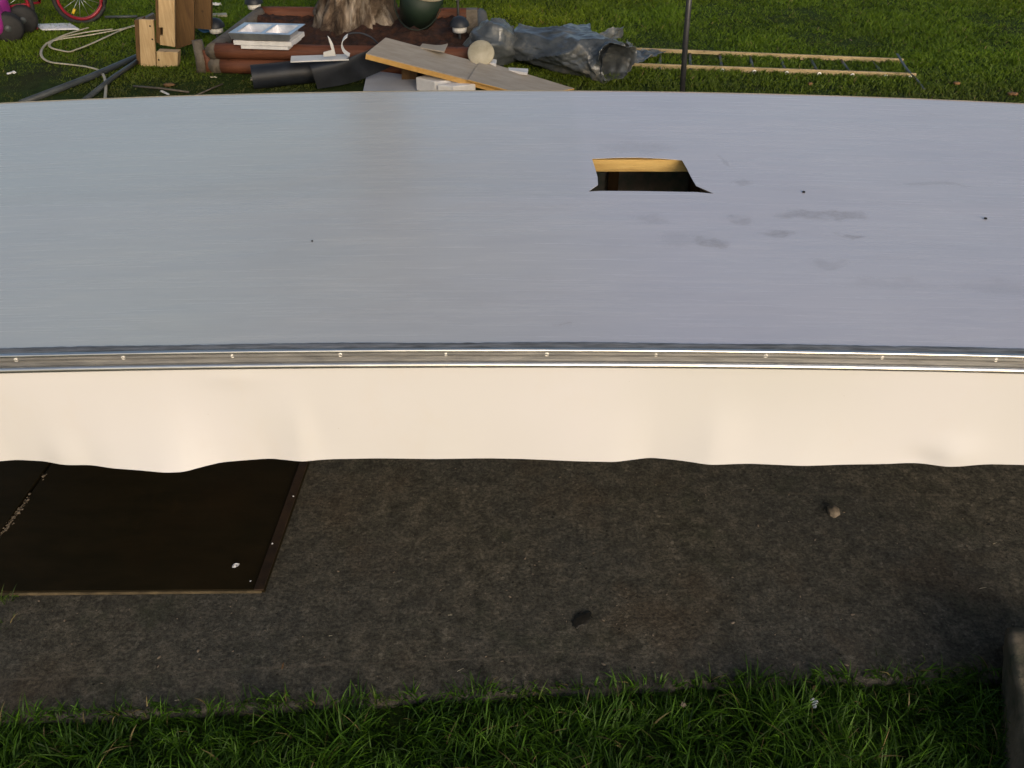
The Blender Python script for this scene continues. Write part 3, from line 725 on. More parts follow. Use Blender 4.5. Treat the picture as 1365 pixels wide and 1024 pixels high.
# green planter bucket
g0 = at(548, 44, .2); Mx = Matrix.Rotation(R(16), 4, 'Y') @ Matrix.Rotation(R(14), 4, 'X')
gp = thing('garden_bucket', 'dark green plastic bucket with a cream rim leaning behind the trunk in the bed', 'bucket', tuple(g0 + Vector((.03, .22, .05))))
lathe('bucket_body', [(0, .0), (.15, .0), (.2, .30), (.19, .30), (.145, .02), (0, .02)], M['green'], gp, 26, Mx)
lathe('bucket_rim', [(.2, .30), (.212, .305), (.212, .335), (.19, .335), (.19, .30)], M['beige'], gp, 26, Mx)
tube('bucket_handle', [g0 + Vector((0, .22, 0)) + (Mx @ Vector((.21 * math.cos(a), .21 * math.sin(a) - .02 - .08 * math.sin(-a), .30 - .16 * abs(math.sin(a))))) for a in [math.pi + math.pi * k / 12 for k in range(13)]], .004, M['green'], gp, 6)

# black gutter-like sheets
def curlsheet(name, A, B, rad, a0, a1, mat, label, cat, th=.006):
    A = Vector(A); B = Vector(B); ax = (B - A).normalized(); side_ = Vector((ax.y, -ax.x, 0)).normalized() * -1; up = Vector((0, 0, 1))
    def fn(u, v):
        a = R(a0 + (a1 - a0) * v); p = A.lerp(B, u)
        rr = rad * (1 + .05 * nz(u * 3, v * 2, 3))
        return p + side_ * math.cos(a) * rr + up * (math.sin(a) * rr)
    o = grid_obj(name, 16, 20, fn, mat); solid(o, th, 0); return tag(o, label, cat)
A = at(336, 103, .09); B_ = at(445, 92, .10)
curlsheet('rubber_roll', A, B_, .09, -60, 250, M['black'], 'black rubber sheet rolled up on the grass in front of the raised bed', 'rubber sheet')
o = prism('lath', [at(334, 103, .055), at(430, 94.5, .075), at(430, 96.5, .075), at(334, 105.5, .055)], (0, -.003, -.012), M['beige']); tag(o, 'edge highlight of the black rubber roll, added as a thin cream strip', 'lath')  # highlight on the roll's edge, modelled as a cream strip
Lq = [at(413, 88, .20), at(423, 118, .03), at(520, 88, .16), at(498, 63, .33)]
def bsheet(u, v):
    p = Lq[0].lerp(Lq[3], u).lerp(Lq[1].lerp(Lq[2], u), v)
    return p + Vector((0, -.02 * math.sin(v * math.pi), .05 * math.sin(v * math.pi) - .03 * math.sin(u * math.pi) + .008 * nz(u * 3, v * 3)))
o = grid_obj('rubber_sheet', 20, 10, bsheet, M['black']); solid(o, .012); tag(o, 'curved black rubber slab leaning between the rubber roll and the beige boards', 'rubber sheet')
# white plastic off-cuts
o = prism('plastic_strip', [at(387, 82, .24), at(465, 79, .25), at(463, 72, .25), at(388, 74.5, .24)], (0, 0, -.01), M['white']); tag(o, 'straight white plastic strip lying across the black rubber sheets', 'plastic strip')
y_ = at(447, 80, .24).y - .02
o = prism('plastic_shard', [aty(a, b, y_) for a, b in ((431, 76), (431, 70), (442, 67), (436.5, 48), (440, 52), (444, 60), (447.5, 75))], (0, .012, 0), M['white']); tag(o, 'pointed white plastic shard standing up from the white strip', 'plastic shard')
c = at(476, 62, .28)
cu = [Vector((at(464, 74, .25).x, y_, at(464, 74, .25).z))]
pts = [aty(a, b, y_ + .02 + i * .02) for i, (a, b) in enumerate([(466, 74), (459, 69), (455.5, 61), (457, 53), (463, 47.5), (472, 45.5), (483, 46.5), (495, 52), (503, 60)])]
sc = smooth_curve(pts, 6)
def curl(u, v):
    i = u * (len(sc) - 1); k = min(int(i), len(sc) - 2); p = sc[k].lerp(sc[k + 1], i - k); return p + Vector((.0, .05 * (v - .5), .012 * (v - .5)))
o = grid_obj('curled_strip', 24, 3, lambda u, v: curl(u * .5, v), M['white']); solid(o, .004); tag(o, 'white plastic strip curling upward from the black rubber', 'plastic strip')
o = tube('shaded_curl_end', [p + Vector((0, .03, 0)) for p in sc[int(len(sc) * .45):]], .008, M['black'], None, 6); tag(o, 'shaded far part of the white curl, drawn as a thin black arch to the beige board', 'hoop')  # shaded underside of the white curl, painted in as a black tube

# beige shelf boards
def plank(name, q, th, label, zs):
    P = [at(a, b, z) for (a, b), z in zip(q, zs)]
    n_ = (P[1] - P[0]).cross(P[3] - P[0]).normalized(); n_ = n_ if n_.z > 0 else -n_
    t = thing(name, label, 'board', tuple(P[0]))
    prism('board_face', [p for p in P], -n_ * th * .16, M['ply'], t, .001)
    Q = [p - n_ * th * .17 for p in P]
    prism('board_core', [Q[0] - Vector((0, .002, 0)), Q[1] - Vector((0, .002, 0)), Q[2], Q[3]], -n_ * th * .83, M['plye'], t, .001)
    return t
A_, D_, B_ = at(488, 71, .36), at(514, 50, .36), at(672, 118.5, .13)
bn = (B_ - A_).cross(D_ - A_).normalized(); bn = bn if bn.z > 0 else -bn
def onp(px, py, off=0):
    d = ray(px, py); o_ = A_ + bn * off; t = (o_ - Vector((0, 0, CAMZ))).dot(bn) / d.dot(bn); return Vector((0, 0, CAMZ)) + d * t
def plank(q, off, th, label):
    P = [onp(a, b, off) for a, b in q]; t = thing('shelf_board', label, 'board', tuple(P[0]))
    prism('board_face', P, -bn * th * .16, M['ply'], t, .001)
    Q = [p - bn * th * .17 for p in P]
    prism('board_core', [Q[0] - Vector((0, .002, 0)), Q[1] - Vector((0, .002, 0)), Q[2], Q[3]], -bn * th * .83, M['plye'], t, .001); return t
plank([(488, 71), (690, 123), (740, 110), (514, 50)], 0, .045, 'long beige shelf board with a honey coloured edge slanting down over the offcuts')
plank([(624, 106.2), (706, 127.5), (766, 118), (641, 80)], .012, .010, 'shorter grey beige board lying flat on the right end of the long one')
# scraps on the boards
def plate(px4, z, th, mat, name, label, cat, bev=.002):
    o = prism(name, [at(a, b, z) for a, b in px4], (0, 0, -th), mat, None, bev); return tag(o, label, cat)
plate([(559, 63), (592, 69), (597, 58), (588, 60), (580, 60), (563, 58)], .30, .01, M['ply'], 'card_offcut', 'jagged beige card offcut standing behind the long board', 'card')
dc = at(641, 72, .26)
o = lathe('round_lid', [(0, .012), (.10, .012), (.108, .0), (.10, -.012), (0, -.012)], M['beige'], None, 28, Matrix.Rotation(R(50), 4, 'X')); o.location = dc + Vector((0, .02, .0)); tag(o, 'round cream lid lying tilted behind the boards, below the grey post', 'lid')
plate([(638, 81), (661, 85), (662, 79.5), (640, 76)], .20, .022, M['foam'], 'foam_piece', 'small white foam piece beside the round cream lid', 'foam')
plate([(674, 93), (703, 97), (704, 91.5), (678, 90)], .155, .022, M['foam'], 'foam_piece', 'small white foam piece behind the right half of the boards', 'foam')
# white panel, block and boxes beneath
plate([(483, 126), (600, 128), (606, 108), (490, 93)], .06, .03, M['wpanel'], 'white_board', 'flat white board lying on the grass under the slanting beige board', 'board')
yb = at(535, 106, .06).y
o = prism('wooden_block', [aty(535, 86, yb), aty(556, 90, yb), aty(556, 111, yb), aty(535.5, 107, yb)], (0, .12, 0), M['pined']); tag(o, 'brown wooden block propping up the beige board on the white panel', 'block')
fb = [at(554, 103, .17), at(579, 109, .17), at(618, 106, .17), at(590, 95, .17)]
o = prism('foam_block', fb, (0, 0, -.10), M['foam'], None, .006); tag(o, 'white foam block lying on the white panel right of the wooden block', 'foam block')
o = prism('foam_block', [at(583, 113, .16), at(604, 115, .16), at(634, 112, .16), at(612, 107, .16)], (0, 0, -.09), M['foam'], None, .006); tag(o, 'white foam block half under the beige board, farthest right', 'foam block')

# ================================================================ TARPAULIN
T0 = at(640, 54, 0); 
tp0 = thing('tarpaulin', 'crumpled grey plastic tarpaulin rolled up on the lawn with an open right end', 'tarpaulin', tuple(at(740, 78, 0)))
def crump(q, a):
    f = 0; s = 1.0
    for o_ in range(3):
        f += a * (.75 - (abs(noise.noise(q * s * 1.5 + Vector((o_ * 7, 0, 0)))) * 2.4) ** .8) / s ** 1.1; s *= 2.1
    return f
def roll(name, path, radz, rady, seed, amp, nu=110, nv=72, openend=False):
    path = smooth_curve(path, 12); K = len(path) - 1
    def fn(u, v):
        uu = u
        i = uu * K; k = min(int(i), K - 1); p = path[k].lerp(path[k + 1], i - k)
        rz = float(np.interp(u, *zip(*radz))); ry = float(np.interp(u, *zip(*rady)))
        a = 2 * math.pi * v
        q = Vector((p.x * .8 + seed, math.cos(a) * 1.2 + u * 1.6, math.sin(a) * 1.2 + u * 2.4))
        # long diagonal folds plus crumple
        ca, sa = math.cos(a), math.sin(a)
        ph = 4.5 * u + 1.4 * nz(u * 2.2, sa * 1.0, seed) + .8 * nz(ca, sa, seed + u * 1.5)
        fold = .16 * (.5 - abs(math.sin(1.5 * a + ph)) ** .8) + .09 * (.5 - abs(math.sin(3 * a - 1.7 * ph + 1))) + .03 * (.5 - abs(math.sin(6 * a + 4 * ph)))
        fold += .12 * nz(u * 2.5, ca * .9, sa * .9 + seed)
        if openend and u > .86: fold += .25 * (u - .86) / .14 * math.sin(3 * a + 1.2)
        d = 1 + fold + crump(q, amp)
        z = p.z + rz * math.sin(a) * d
        tg = (path[min(k + 6, K)] - path[max(k - 6, 0)]); tg.z = 0; tg.normalize(); sd_ = Vector((-tg.y, tg.x, 0))
        z = p.z + rz * sa * d; lim_ = .012 + .008 * nz(u * 9, v * 9)
        e_ = .05 * crump(q * .8, .5)
        return (p.x + sd_.x * ry * ca * d + tg.x * e_, p.y + sd_.y * ry * ca * d + tg.y * e_, max(z, lim_))
    return grid_obj(name, nu, nv, fn, M['tarp'], tp0)
P1 = [at(636, 62, .12) + Vector((0, .12, 0)), at(655, 64, .17) + Vector((0, .10, 0)), at(690, 66, .10) + Vector((0, .12, 0))]
roll('tarpaulin_fold', P1, [(0, .03), (.12, .13), (.4, .21), (.7, .19), (.93, .08), (1, .02)], [(0, .04), (.3, .2), (.8, .16), (1, .02)], 3.1, .09, 60, 72)
P2 = [at(684, 66, .13) + Vector((0, .2, 0)), at(720, 70, .14) + Vector((0, .15, 0)), at(768, 74, .15) + Vector((0, .06, 0)), at(800, 77, .15) + Vector((0, .01, 0)), at(820, 80, .15) + Vector((0, -.06, 0))]
o = roll('tarpaulin_roll', P2, [(0, .05), (.06, .15), (.35, .17), (.8, .155), (1, .175)], [(0, .05), (.1, .2), (.7, .22), (1, .20)], 8.4, .05, 160, 110, True)
solid(o, .004)
# inside of the open end, running back into the roll
cE = P2[-1]; tE = (P2[-1] - P2[-2]); tE.z = 0; tE.normalize(); sE = Vector((-tE.y, tE.x, 0))
def funnel(u, v):
    a = 2 * math.pi * v; r = 1 - .5 * u; q = Vector((math.cos(a), math.sin(a), u * 2)); d = .93 + crump(q, .16) * .6 + .12 * math.sin(3 * a + u * 4) * u
    p = cE - tE * (.32 * u - .01)
    return (p.x + sE.x * .19 * r * math.cos(a) * d, p.y + sE.y * .19 * r * math.cos(a) * d, max(.02, p.z + .165 * r * math.sin(a) * d))
grid_obj('tarpaulin_mouth', 20, 72, funnel, M['tarp'], tp0)
# loose sheets: upper peak, inner crumple and flat tongue to the right
def loose(name, q, zs, amp, seed, nu=30, nv=20, scale=3.2):
    P = [at(a, b, z) for (a, b), z in zip(q, zs)]
    def fn(u, v):
        p = P[0].lerp(P[1], u).lerp(P[3].lerp(P[2], u), v)
        c_ = abs(noise.noise(Vector((u * scale, v * scale, seed)))) + .5 * abs(noise.noise(Vector((u * scale * 2.3, v * scale * 2.3, seed + 3))))
        return (p.x + amp * .4 * nz(u * 4, v * 4, seed + 5), p.y + amp * .5 * nz(u * 3, v * 3, seed + 9), p.z + amp * (c_ - .3))
    o = grid_obj(name, nu, nv, fn, M['tarp'], tp0); solid(o, .004); return o
loose('tarpaulin_flap', [(806, 84), (850, 84), (888, 68), (842, 66)], [.03, .03, .04, .05], .05, 2.0)
loose('tarpaulin_flap', [(798, 60), (830, 52), (831, 36), (797, 44)], [.24, .20, .31, .30], .045, 4.4, 30, 20, 1.8)
loose('tarpaulin_flap', [(814, 90), (846, 82), (842, 56), (822, 58)], [.02, .02, .12, .16], .07, 6.1, 30, 20, 2)
loose('tarpaulin_flap', [(745, 44), (790, 46), (786, 32), (752, 33)], [.28, .28, .28, .28], .03, 7.7, 30, 20, 1.8)
loose('tarpaulin_flap', [(652, 50), (690, 62), (684, 34), (664, 24)], [.25, .16, .28, .31], .04, 9.2, 30, 20, 1.2)

# ================================================================ LADDER
Ua, Ub = at(800, 63, .036), at(1205, 79.5, .034); La, Lb = at(806, 84, .036), at(1222, 99, .034)
ld = thing('ladder', 'wooden ladder with metal rungs lying flat in the grass right of the tarpaulin', 'ladder', tuple(at(1020, 90, 0)))
def railL(a, b):
    P = [a + Vector((0, -.0, .005)), b + Vector((0, 0, .005)), b + Vector((0, .022, .005)), a + Vector((0, .022, .005))]
    return prism('ladder_rail', P, (0, 0, -.05), M['pinef2'], ld, .006)
M['pinef2'] = wood('ladder_wood', (.23, .17, .085), (.34, .26, .14), (.43, .34, .20), (1, 10, 10))
railL(Ua, Ub); railL(La, Lb)
proto = None; capp = None
for k in range(-2, 7):
    px = 966 + k * 42.6 + .12 * k * k; t = (px - 806) / (1222 - 806)
    if k == 6: px = 1213; 
    a = La.lerp(Lb, (px - 806) / 416.) + Vector((0, .005, 0)); upx = 964 + k * 40.2; b = Ua.lerp(Ub, (upx - 800) / 405.) + Vector((0, .02, 0))
    r = tube('rung', [a + Vector((0, -.02, -.03)), b + Vector((0, .0, -.03))], .014, M['polem'], ld, 10, 1)
    if k >= 0:
        p = a + Vector((0, -.022, -.023)) - ld.location
        bm = bmesh.new(); bmesh.ops.create_circle(bm, segments=14, radius=.017, cap_ends=False, matrix=Matrix.Translation(p) @ Matrix.Rotation(R(90), 4, 'X'))
        e1 = bm.edges[:]; r2 = bmesh.ops.extrude_edge_only(bm, edges=e1); vv = [g for g in r2['geom'] if isinstance(g, bmesh.types.BMVert)]
        for v in vv: v.co = p + (v.co - p) * .5 + Vector((0, -.004, 0))
        bm_obj('rung_cap', bm, M['white'], ld)
o = tube('strap', smooth_curve([at(1196, 72, .08), at(1206, 88, .09), at(1214, 98, .09), at(1222, 106, .02), at(1232, 119, .01)], 5), .012, M['greypole'], None, 6, .4); tag(o, 'dark strap lying across the right end of the wooden ladder', 'strap')

# thin upright pole behind the roof
pb = at(907.5, 150, 0); pt_ = aty(921.5, -60, pb.y)
o = tube('upright_pole', [pb, pb.lerp(pt_, .5), Vector((pt_.x, pt_.y, pt_.z + .5))], .0205, M['polem'], None, 12); tag(o, 'thin dark grey upright pole rising from behind the caravan roof', 'pole')

# ================================================================ LEFT: STRIPS, PIPES, TOYS
def gpath(P, z): return smooth_curve([at(a, b, z + .008 * nz(a * .05, b * .05)) for a, b in P], 7)
STR = [([(204, 26), (186, 32), (165, 38), (140, 43), (112, 48), (82, 52), (63, 58), (55, 68), (57, 77), (68, 83), (92, 86), (115, 89), (132, 94), (139, 103), (141, 116), (140, 132)], 'pale flat plastic strip making the widest loop on the left grass'),
       ([(200, 30), (175, 36), (160, 41), (140, 50), (118, 60), (102, 66), (92, 69), (80, 67), (69, 64), (66, 59), (76, 52), (95, 47), (122, 42), (150, 39)], 'pale flat plastic strip making the smaller inner loop on the left grass'),
       ([(118, 37), (104, 41), (88, 46), (76, 51), (62, 58)], 'short pale strip joining the loops beside the white sheet')]
for P, lb in STR:
    o = tube('plastic_trim', gpath(P, .03), .012, M['beige'], None, 8, .45); tag(o, lb, 'plastic strip', 'pale strips looped on the left grass')
for P, lb, r in (([(188, 74), (120, 103), (28, 138)], 'thicker dark grey pipe slanting over the left grass to the roof', .026), ([(186, 80), (150, 104), (110, 136)], 'thinner dark grey pipe beside the timber foot', .02)):
    o = tube('pipe', [at(a, b, .035) for a, b in P], r, M['greypole'], None, 10); tag(o, lb, 'pipe', 'grey pipes on the left grass')
o = tube('lath', [at(140, 23, .03), at(183, 22, .03)], .012, M['greypole'], None, 6); tag(o, 'thin grey rod lying behind the loops of pale strip', 'rod')
o = prism('timber_bar', [at(181, 28, .1), at(203, 16.5, .1), at(206, 18, .1), at(184, 30, .1)], (0, 0, -.06), M['oldw']); tag(o, 'short weathered timber bar behind the foot of the tall timber', 'timber')
o = prism('white_sheet', [at(55, 39, .03), at(100, 38, .04), at(106, 38.5, .03), at(93, 30.5, .03), at(46, 32, .04)], (0, 0, -.012), M['paper']); tag(o, 'flat pale lilac sheet lying on the grass by the bicycle wheel', 'sheet')
o = prism('red_scrap', [at(40, 35, .05), at(50, 37, .05), at(50, 33, .05), at(42, 33, .05)], (0, 0, -.02), M['redp']); tag(o, 'small red scrap at the left tip of the pale sheet', 'scrap')
scrap('paper_scrap', 16, 99, .03, .08, M['paper'], 'crumpled white paper on the grass at the left edge', 'scrap', 21)
scrap('plastic_scrap', 287, 8, .06, .14, M['white'], 'white plastic scrap on the grass just right of the tall timber', 'scrap', 22, asp=.3)
o = prism('lath', [at(282, 17.5, .04), at(302, 17, .04), at(303, 20, .04), at(283, 20.5, .04)], (0, 0, -.02), M['beige']); tag(o, 'short cream lath behind the lamp left of the bed', 'lath')
o = prism('lath', [at(213, 121, .02), at(224, 126, .02), at(226, 125, .02), at(216, 120, .02)], (0, 0, -.008), M['white']); tag(o, 'tiny white sliver of wood on the grass near the roof edge, left', 'lath')
o = tube('stick', [at(178, 115, .03), at(215, 118, .04), at(252, 123, .03)], .008, M['oldw'], None, 6); tag(o, 'thin grey stick lying on the grass between timber foot and roof', 'stick')
o = tube('stick', [at(262, 127, .03), at(280, 119, .03), at(297, 112, .03)], .006, M['oldw'], None, 6); tag(o, 'thin stick on the worn grass in front of the bed corner', 'stick')
for (px, py, s, lb) in ((225, 113, .09, 'brown leaf clump on the worn grass below the timber foot'), (1275, 111, .06, 'brown leaf on the lawn right of the ladder'), (1350, 125, .09, 'brown earth patch clump at the right edge of the lawn'), (1080, 112, .05, 'brown leaf on the lawn below the ladder')):
    o = lump('leaf_clump', px, py, .02, s * .45, s * .36, .012, M['leaf'], px, .5); tag(o, lb, 'leaf')
scrap('paper_scrap', 285, 104, .03, .05, M['beige'], 'small cream scrap in front of the broken bed corner', 'scrap', 31, asp=.3)
scrap('paper_scrap', 1134, 54, .05, .035, M['stone'], 'tiny pale speck on the lawn above the ladder', 'scrap', 33)

# child's bicycle (only its wheels reach the frame)
wb = at(124, 36, 0); wr = .25
bk = thing('bicycle', "child's bicycle with red rimmed wheels lying back at the top left of the lawn", 'bicycle', tuple(wb))
ang = R(35)   # wheel plane turned from the picture plane
ux = Vector((math.cos(ang), math.sin(ang), 0)) 
def wheel(cx, label=None):
    c_ = ux * cx + Vector((-.10, .1, wr)); nrm = Vector((ux.y, -ux.x, 0))
    circ = lambda r: [bk.location + c_ + ux * (r * math.cos(2 * math.pi * k / 36)) + Vector((0, 0, r * math.sin(2 * math.pi * k / 36))) for k in range(36)]
    ty = tube('wheel', circ(wr - .02), .022, M['tyre'], bk, 8, closed=True)
    rm = tube('rim', circ(wr - .05), .017, M['redp'], bk, 6, closed=True); rm.parent = ty
    hb = tube('hub', [bk.location + c_ - nrm * .05, bk.location + c_ + nrm * .05], .016, M['steel'], bk, 10); hb.parent = ty
    sp0 = None
    for k in range(14):
        a = 2 * math.pi * k / 14
        if sp0 is None:
            sp0 = tube('spoke', [Vector((0, 0, 0)), Vector((wr - .055, 0, 0))], .0022, M['steel'], None, 5); s_ = sp0
        else: s_ = sp0.copy(); C.objects.link(s_)
        s_.parent = ty; X = ux * math.cos(a) + Vector((0, 0, math.sin(a))); Zz = nrm; Yy = Zz.cross(X)
        mt = Matrix((X, Yy, Zz)).transposed().to_4x4(); s_.matrix_local = Matrix.Translation(c_) @ mt
    for a in (.9, 4.1):
        rf = tube('reflector', [bk.location + c_ + (ux * math.cos(a) + Vector((0, 0, math.sin(a)))) * r for r in (.12, .17)], .014, M['yel'], bk, 6); rf.parent = ty
    return bk.location + c_
c1 = wheel(0); c2 = wheel(-.66)
hd = c1 + ux * -.16 + Vector((0, 0, .42)); st = c2 + ux * .16 + Vector((0, 0, .30)); bb = c2 + ux * .3 + Vector((0, 0, .0))
fr = tube('frame', [hd, bb, st, hd.lerp(c1, .2)], .018, M['redp'], bk, 8)
tube('fork', [hd, c1], .015, M['redp'], bk, 8); tube('rear_stay', [c2, bb], .012, M['redp'], bk, 8); tube('rear_stay', [c2, st], .012, M['redp'], bk, 8)
nr = Vector((ux.y, -ux.x, 0))
tube('handlebar', [hd + nr * .22 + Vector((0, 0, .1)), hd + Vector((0, 0, .06)), hd - nr * .22 + Vector((0, 0, .1))], .013, M['steel'], bk, 8)
tube('saddle', [st + Vector((0, 0, .06)) - ux * .1, st + Vector((0, 0, .07)) + ux * .1], [.07, .03], M['black'], bk, 10, .5)

# pink ride-on toy
tb_ = at(8, 62, 0)
ty = thing('ride_on_toy', 'magenta ride-on toy with chunky black wheels, cut by the left picture edge', 'toy', (tb_.x - .12, tb_.y + .12, 0))
def blob(name, c_, r, mat, parent, p=2.6):
    bm = bmesh.new(); bmesh.ops.create_icosphere(bm, subdivisions=4, radius=1)
    for v in bm.verts:
        q = v.co; l = (abs(q.x) ** p + abs(q.y) ** p + abs(q.z) ** p) ** (1 / p); q = q / l; v.co = Vector((c_[0] + q.x * r[0], c_[1] + q.y * r[1], c_[2] + q.z * r[2]))
    return bm_obj(name, bm, mat, parent, True)
blob('body_shell', (-.22, .1, .27), (.32, .22, .14), M['pink'], ty, 3.5)
blob('front_fender', (.02, -.03, .24), (.10, .10, .17), M['pink'], ty)
blob('seat', (-.3, .1, .42), (.12, .14, .05), M['black'], ty)
for (x, y, r) in ((.12, .02, .13), (-.5, -.06, .13), (.13, .30, .13), (-.5, .32, .13)):
    Mw = Matrix.Translation((x, y, r)) @ Matrix.Rotation(R(25), 4, 'Z') @ Matrix.Rotation(R(90), 4, 'X')
    wl = lathe('wheel', [(0, -.05), (r * .8, -.055), (r, -.035), (r, .035), (r * .8, .055), (0, .05)], M['tyre'], ty, 22, Mw)
    h_ = lathe('hub_cap', [(0, .062), (.025, .06), (.03, .052)], M['greypole'], ty, 12, Mw); h_.parent = wl
    h_ = lathe('hub_cap', [(0, -.062), (.025, -.06), (.03, -.052)], M['greypole'], ty, 12, Mw); h_.parent = wl
tube('steering_column', [ty.location + Vector((-.05, .1, .38)), ty.location + Vector((-.1, .12, .56))], .014, M['black'], ty, 8)
cc = ty.location + Vector((-.1, .12, .57))
tube('steering_wheel', [cc + Vector((.10 * math.cos(2 * math.pi * k / 18), .10 * math.sin(2 * math.pi * k / 18), .03 * math.cos(2 * math.pi * k / 18))) for k in range(18)], .012, M['black'], ty, 6, closed=True)
# blue plastic pot next to the bed corner
q0 = at(283, 48, 0)
o = lathe('plant_pot', [(0, 0), (.06, 0), (.075, .09), (.068, .09), (.055, .01), (0, .01)], M['blue'], None, 16, Matrix.Rotation(R(70), 4, 'X')); o.location = q0 + Vector((-.06, .1, .07)); tag(o, 'small blue plastic pot on its side between the timber and the bed', 'pot')

# ================================================================ GRASS
def vnoise(x, y, s, seed=0):
    r_ = np.random.default_rng(seed); g = r_.random((64, 64))
    X = x * s; Y = y * s; xi = np.floor(X).astype(int); yi = np.floor(Y).astype(int); fx = X - xi; fy = Y - yi
    fx = fx * fx * (3 - 2 * fx); fy = fy * fy * (3 - 2 * fy)
    a = g[xi % 64, yi % 64]; b = g[(xi + 1) % 64, yi % 64]; c = g[xi % 64, (yi + 1) % 64]; d = g[(xi + 1) % 64, (yi + 1) % 64]
    return (a * (1 - fx) + b * fx) * (1 - fy) + (c * (1 - fx) + d * fx) * fy
def blades(name, x, y, z, h, wd, lean, seg, cols, label, laz=None):
    n = len(x); az = rng.uniform(0, 2 * np.pi, n) if laz is None else laz; la = rng.uniform(0, 2 * np.pi, n) * .35 + az
    L = []; 
    cl, sl_ = np.cos(az), np.sin(az); wx, wy = -np.sin(la), np.cos(la)
    for k in range(seg + 1):
        t = k / seg; off = lean * h * t ** 1.8; zz = z + h * t * np.sqrt(np.clip(1 - (lean * t * .75) ** 2, .1, 1))
        px, py = x + cl * off, y + sl_ * off
        if k < seg:
            ww = wd * (1 - t ** 1.6 * .75) * .5
            L.append(np.stack([px - wx * ww, py - wy * ww, zz], 1)); L.append(np.stack([px + wx * ww, py + wy * ww, zz], 1))
        else: L.append(np.stack([px, py, zz], 1))
    m = 2 * seg + 1; V = np.stack(L, 1).reshape(-1, 3); base = np.arange(n)[:, None] * m; T = []
    for k in range(seg - 1):
        a = 2 * k; T.append(base + np.array([a, a + 1, a + 3])); T.append(base + np.array([a, a + 3, a + 2]))
    a = 2 * (seg - 1); T.append(base + np.array([a, a + 1, a + 2]))
    Fc = np.concatenate(T, 0)
    col = np.repeat(cols[:, None, :], m, 1)
    o = np_mesh(name, V, Fc, M['blade'], None, col.reshape(-1, 3))
    o.data.polygons.foreach_set('use_smooth', np.ones(len(o.data.polygons), dtype=bool))
    return stuff(tag(o, label, 'grass'))
def gcol(n, base, tip, dry=.05, var=.35):
    t = rng.random(n)[:, None]; c = np.array(base) * (1 - t) + np.array(tip) * t
    c *= rng.uniform(1 - var, 1 + var, (n, 1)); d = rng.random(n) < dry
    c[d] = np.array([.22, .17, .07]) * rng.uniform(.5, 1.2, (d.sum(), 1)); return c
# near lawn: long, tangled
n = 40000
x = rng.uniform(-2.1, 2.2, n); ey = np.array([edge_y(v) for v in np.linspace(-2.2, 2.3, 200)])
ed = np.interp(x, np.linspace(-2.2, 2.3, 200), ey)
y = ed + .03 - rng.uniform(0, 1, n) ** 1.0 * .75
dens = vnoise(x, y, 14, 5); clump = vnoise(x, y, 8, 8)
y += .03 * (vnoise(x, y * 0, 7, 3) - .5) + .02
keep = (rng.random(n) < .35 + dens) & (y < ed + .004 + .03 * vnoise(x, x * 0, 9, 4) + .03 * np.clip(x - .6, 0, .8) * vnoise(x, x * 0, 14, 6)) & ~((x > tl.x + .02) & (y < tl.y + .02)); x, y, clump = x[keep], y[keep], clump[keep]; n = len(x)
az = rng.normal(0, 1.3, n) + 12 * vnoise(x, y, 6, 11)
edge_f = np.clip((np.interp(x, np.linspace(-2.2, 2.3, 200), ey) - y) / .10, .55, 1)
h = (.045 + .075 * clump * rng.uniform(.4, 1.7, n)) * edge_f
cc_ = gcol(n, (.013, .042, .002), (.070, .158, .007), .025)
blades('near_grass', x, y, np.where(y > np.interp(x, np.linspace(-2.2, 2.3, 200), ey) - .005, -.012, -.035), h, rng.uniform(.0035, .0078, n), rng.uniform(.45, 1.25, n), 4, cc_, 'long tangled green grass along the near edge of the paving', az)
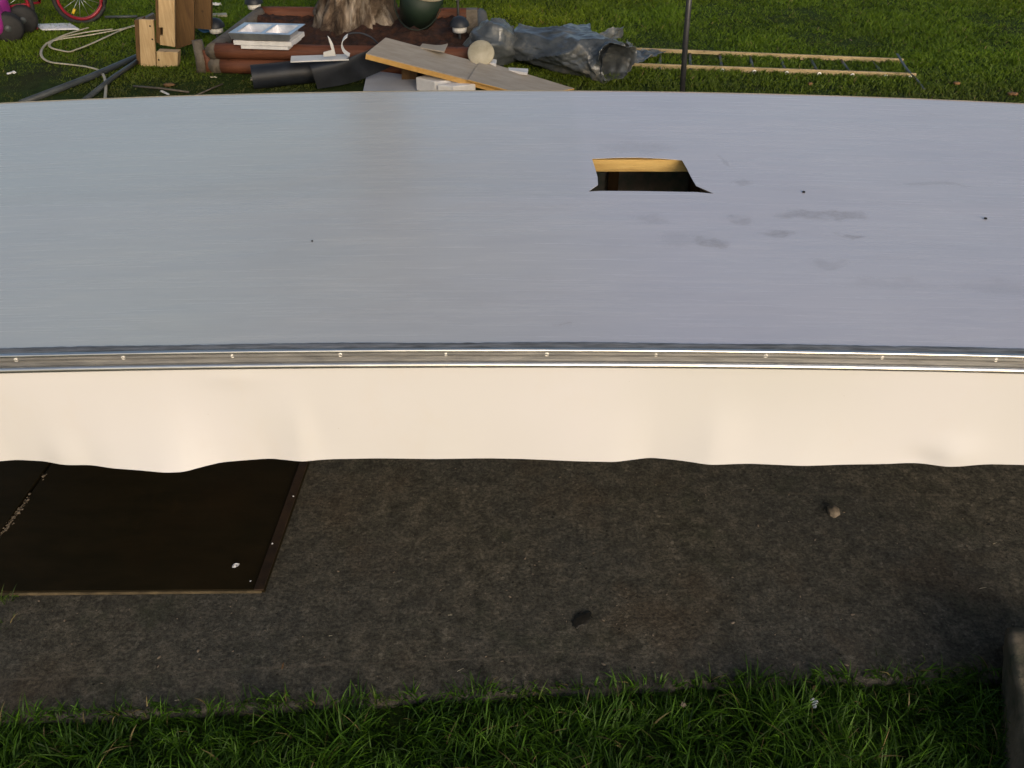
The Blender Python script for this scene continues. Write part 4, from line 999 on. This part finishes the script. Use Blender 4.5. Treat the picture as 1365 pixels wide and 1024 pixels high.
# a few taller stray tufts at the edge and at the board corner
tx, ty_, ta = [], [], []
for (px, py, k, s) in ((1270, 905, 60, .05), (1000, 915, 26, .03), (500, 935, 26, .03), (960, 905, 16, .02), (1210, 890, 30, .05), (150, 955, 30, .05), (2, 800, 46, .03), (-6, 830, 40, .04), (390, 940, 20, .03), (700, 925, 20, .04)):
    p = at(px, py)
    for _ in range(k): tx.append(p.x + random.gauss(0, s)); ty_.append(p.y + random.gauss(0, s * .4)); ta.append(random.uniform(0, 6.28))
tx, ty_, ta = map(np.array, (tx, ty_, ta)); n = len(tx)
blades('tall_grass', tx, ty_, np.full(n, -.012), rng.uniform(.015, .08, n) * rng.uniform(.5,1,n), rng.uniform(.003, .0055, n), rng.uniform(.3, 1.0, n), 4, gcol(n, (.025, .05, .004), (.07, .115, .012), .08), 'stray taller grass tufts rooted at the paving edge', ta)
# back lawn
n = 620000
y = 4.7 + 8.0 * rng.random(n) ** 1.0; x = (rng.random(n) - .5) * 2 * (1.2 + .62 * y)
cl1 = vnoise(x, y, 1.3, 21); cl2 = vnoise(x, y, 4.5, 22); cl3 = vnoise(x, y, .55, 23); cl4 = vnoise(x, y, 11, 24)
inbed = (x > FL.x + (BL.x - FL.x) * (y - FL.y) / (BL.y - FL.y) - .05) & (x < FR.x + .1) & (y > FL.y - .02) & (y < BL.y + .08)
worn = np.exp(-((y - 6.7) / .7) ** 2) * (.18 + .25 * cl1) + np.exp(-((x + 2.3) / 1.3) ** 2 - ((y - 6.9) / .5) ** 2) * .35
keep = ~inbed & (rng.random(n) < .55 + .7 * cl4 - worn); x, y, cl1, cl2, cl3, cl4, worn = (v[keep] for v in (x, y, cl1, cl2, cl3, cl4, worn)); n = len(x)
z = -.035 + np.minimum(1, y - 4.6) * .035
h = (.022 + .040 * cl1 * cl2 + .022 * cl4) * rng.uniform(.7, 1.3, n) * (1 - worn * .8)
cols = gcol(n, (.078, .134, .006), (.118, .192, .009), .015, .2)
cols *= (.55 + .9 * (cl1 * .4 + cl2 * .35 + cl3 * .25))[:, None]
yel = np.clip((cl3 - .35) * 1.2, 0, .6)[:, None]; cols = cols * (1 - yel) + cols * np.array([1.5, 1.05, .8]) * yel
brown = np.clip(worn * 1.5, 0, .75)[:, None]; cols = cols * (1 - brown) + np.array([.062, .056, .020]) * brown
blades('lawn_grass', x, y, z - .006, h, rng.uniform(.006, .012, n), rng.uniform(.5, 1.15, n), 2, cols, 'short green grass of the lawn behind the caravan roof')
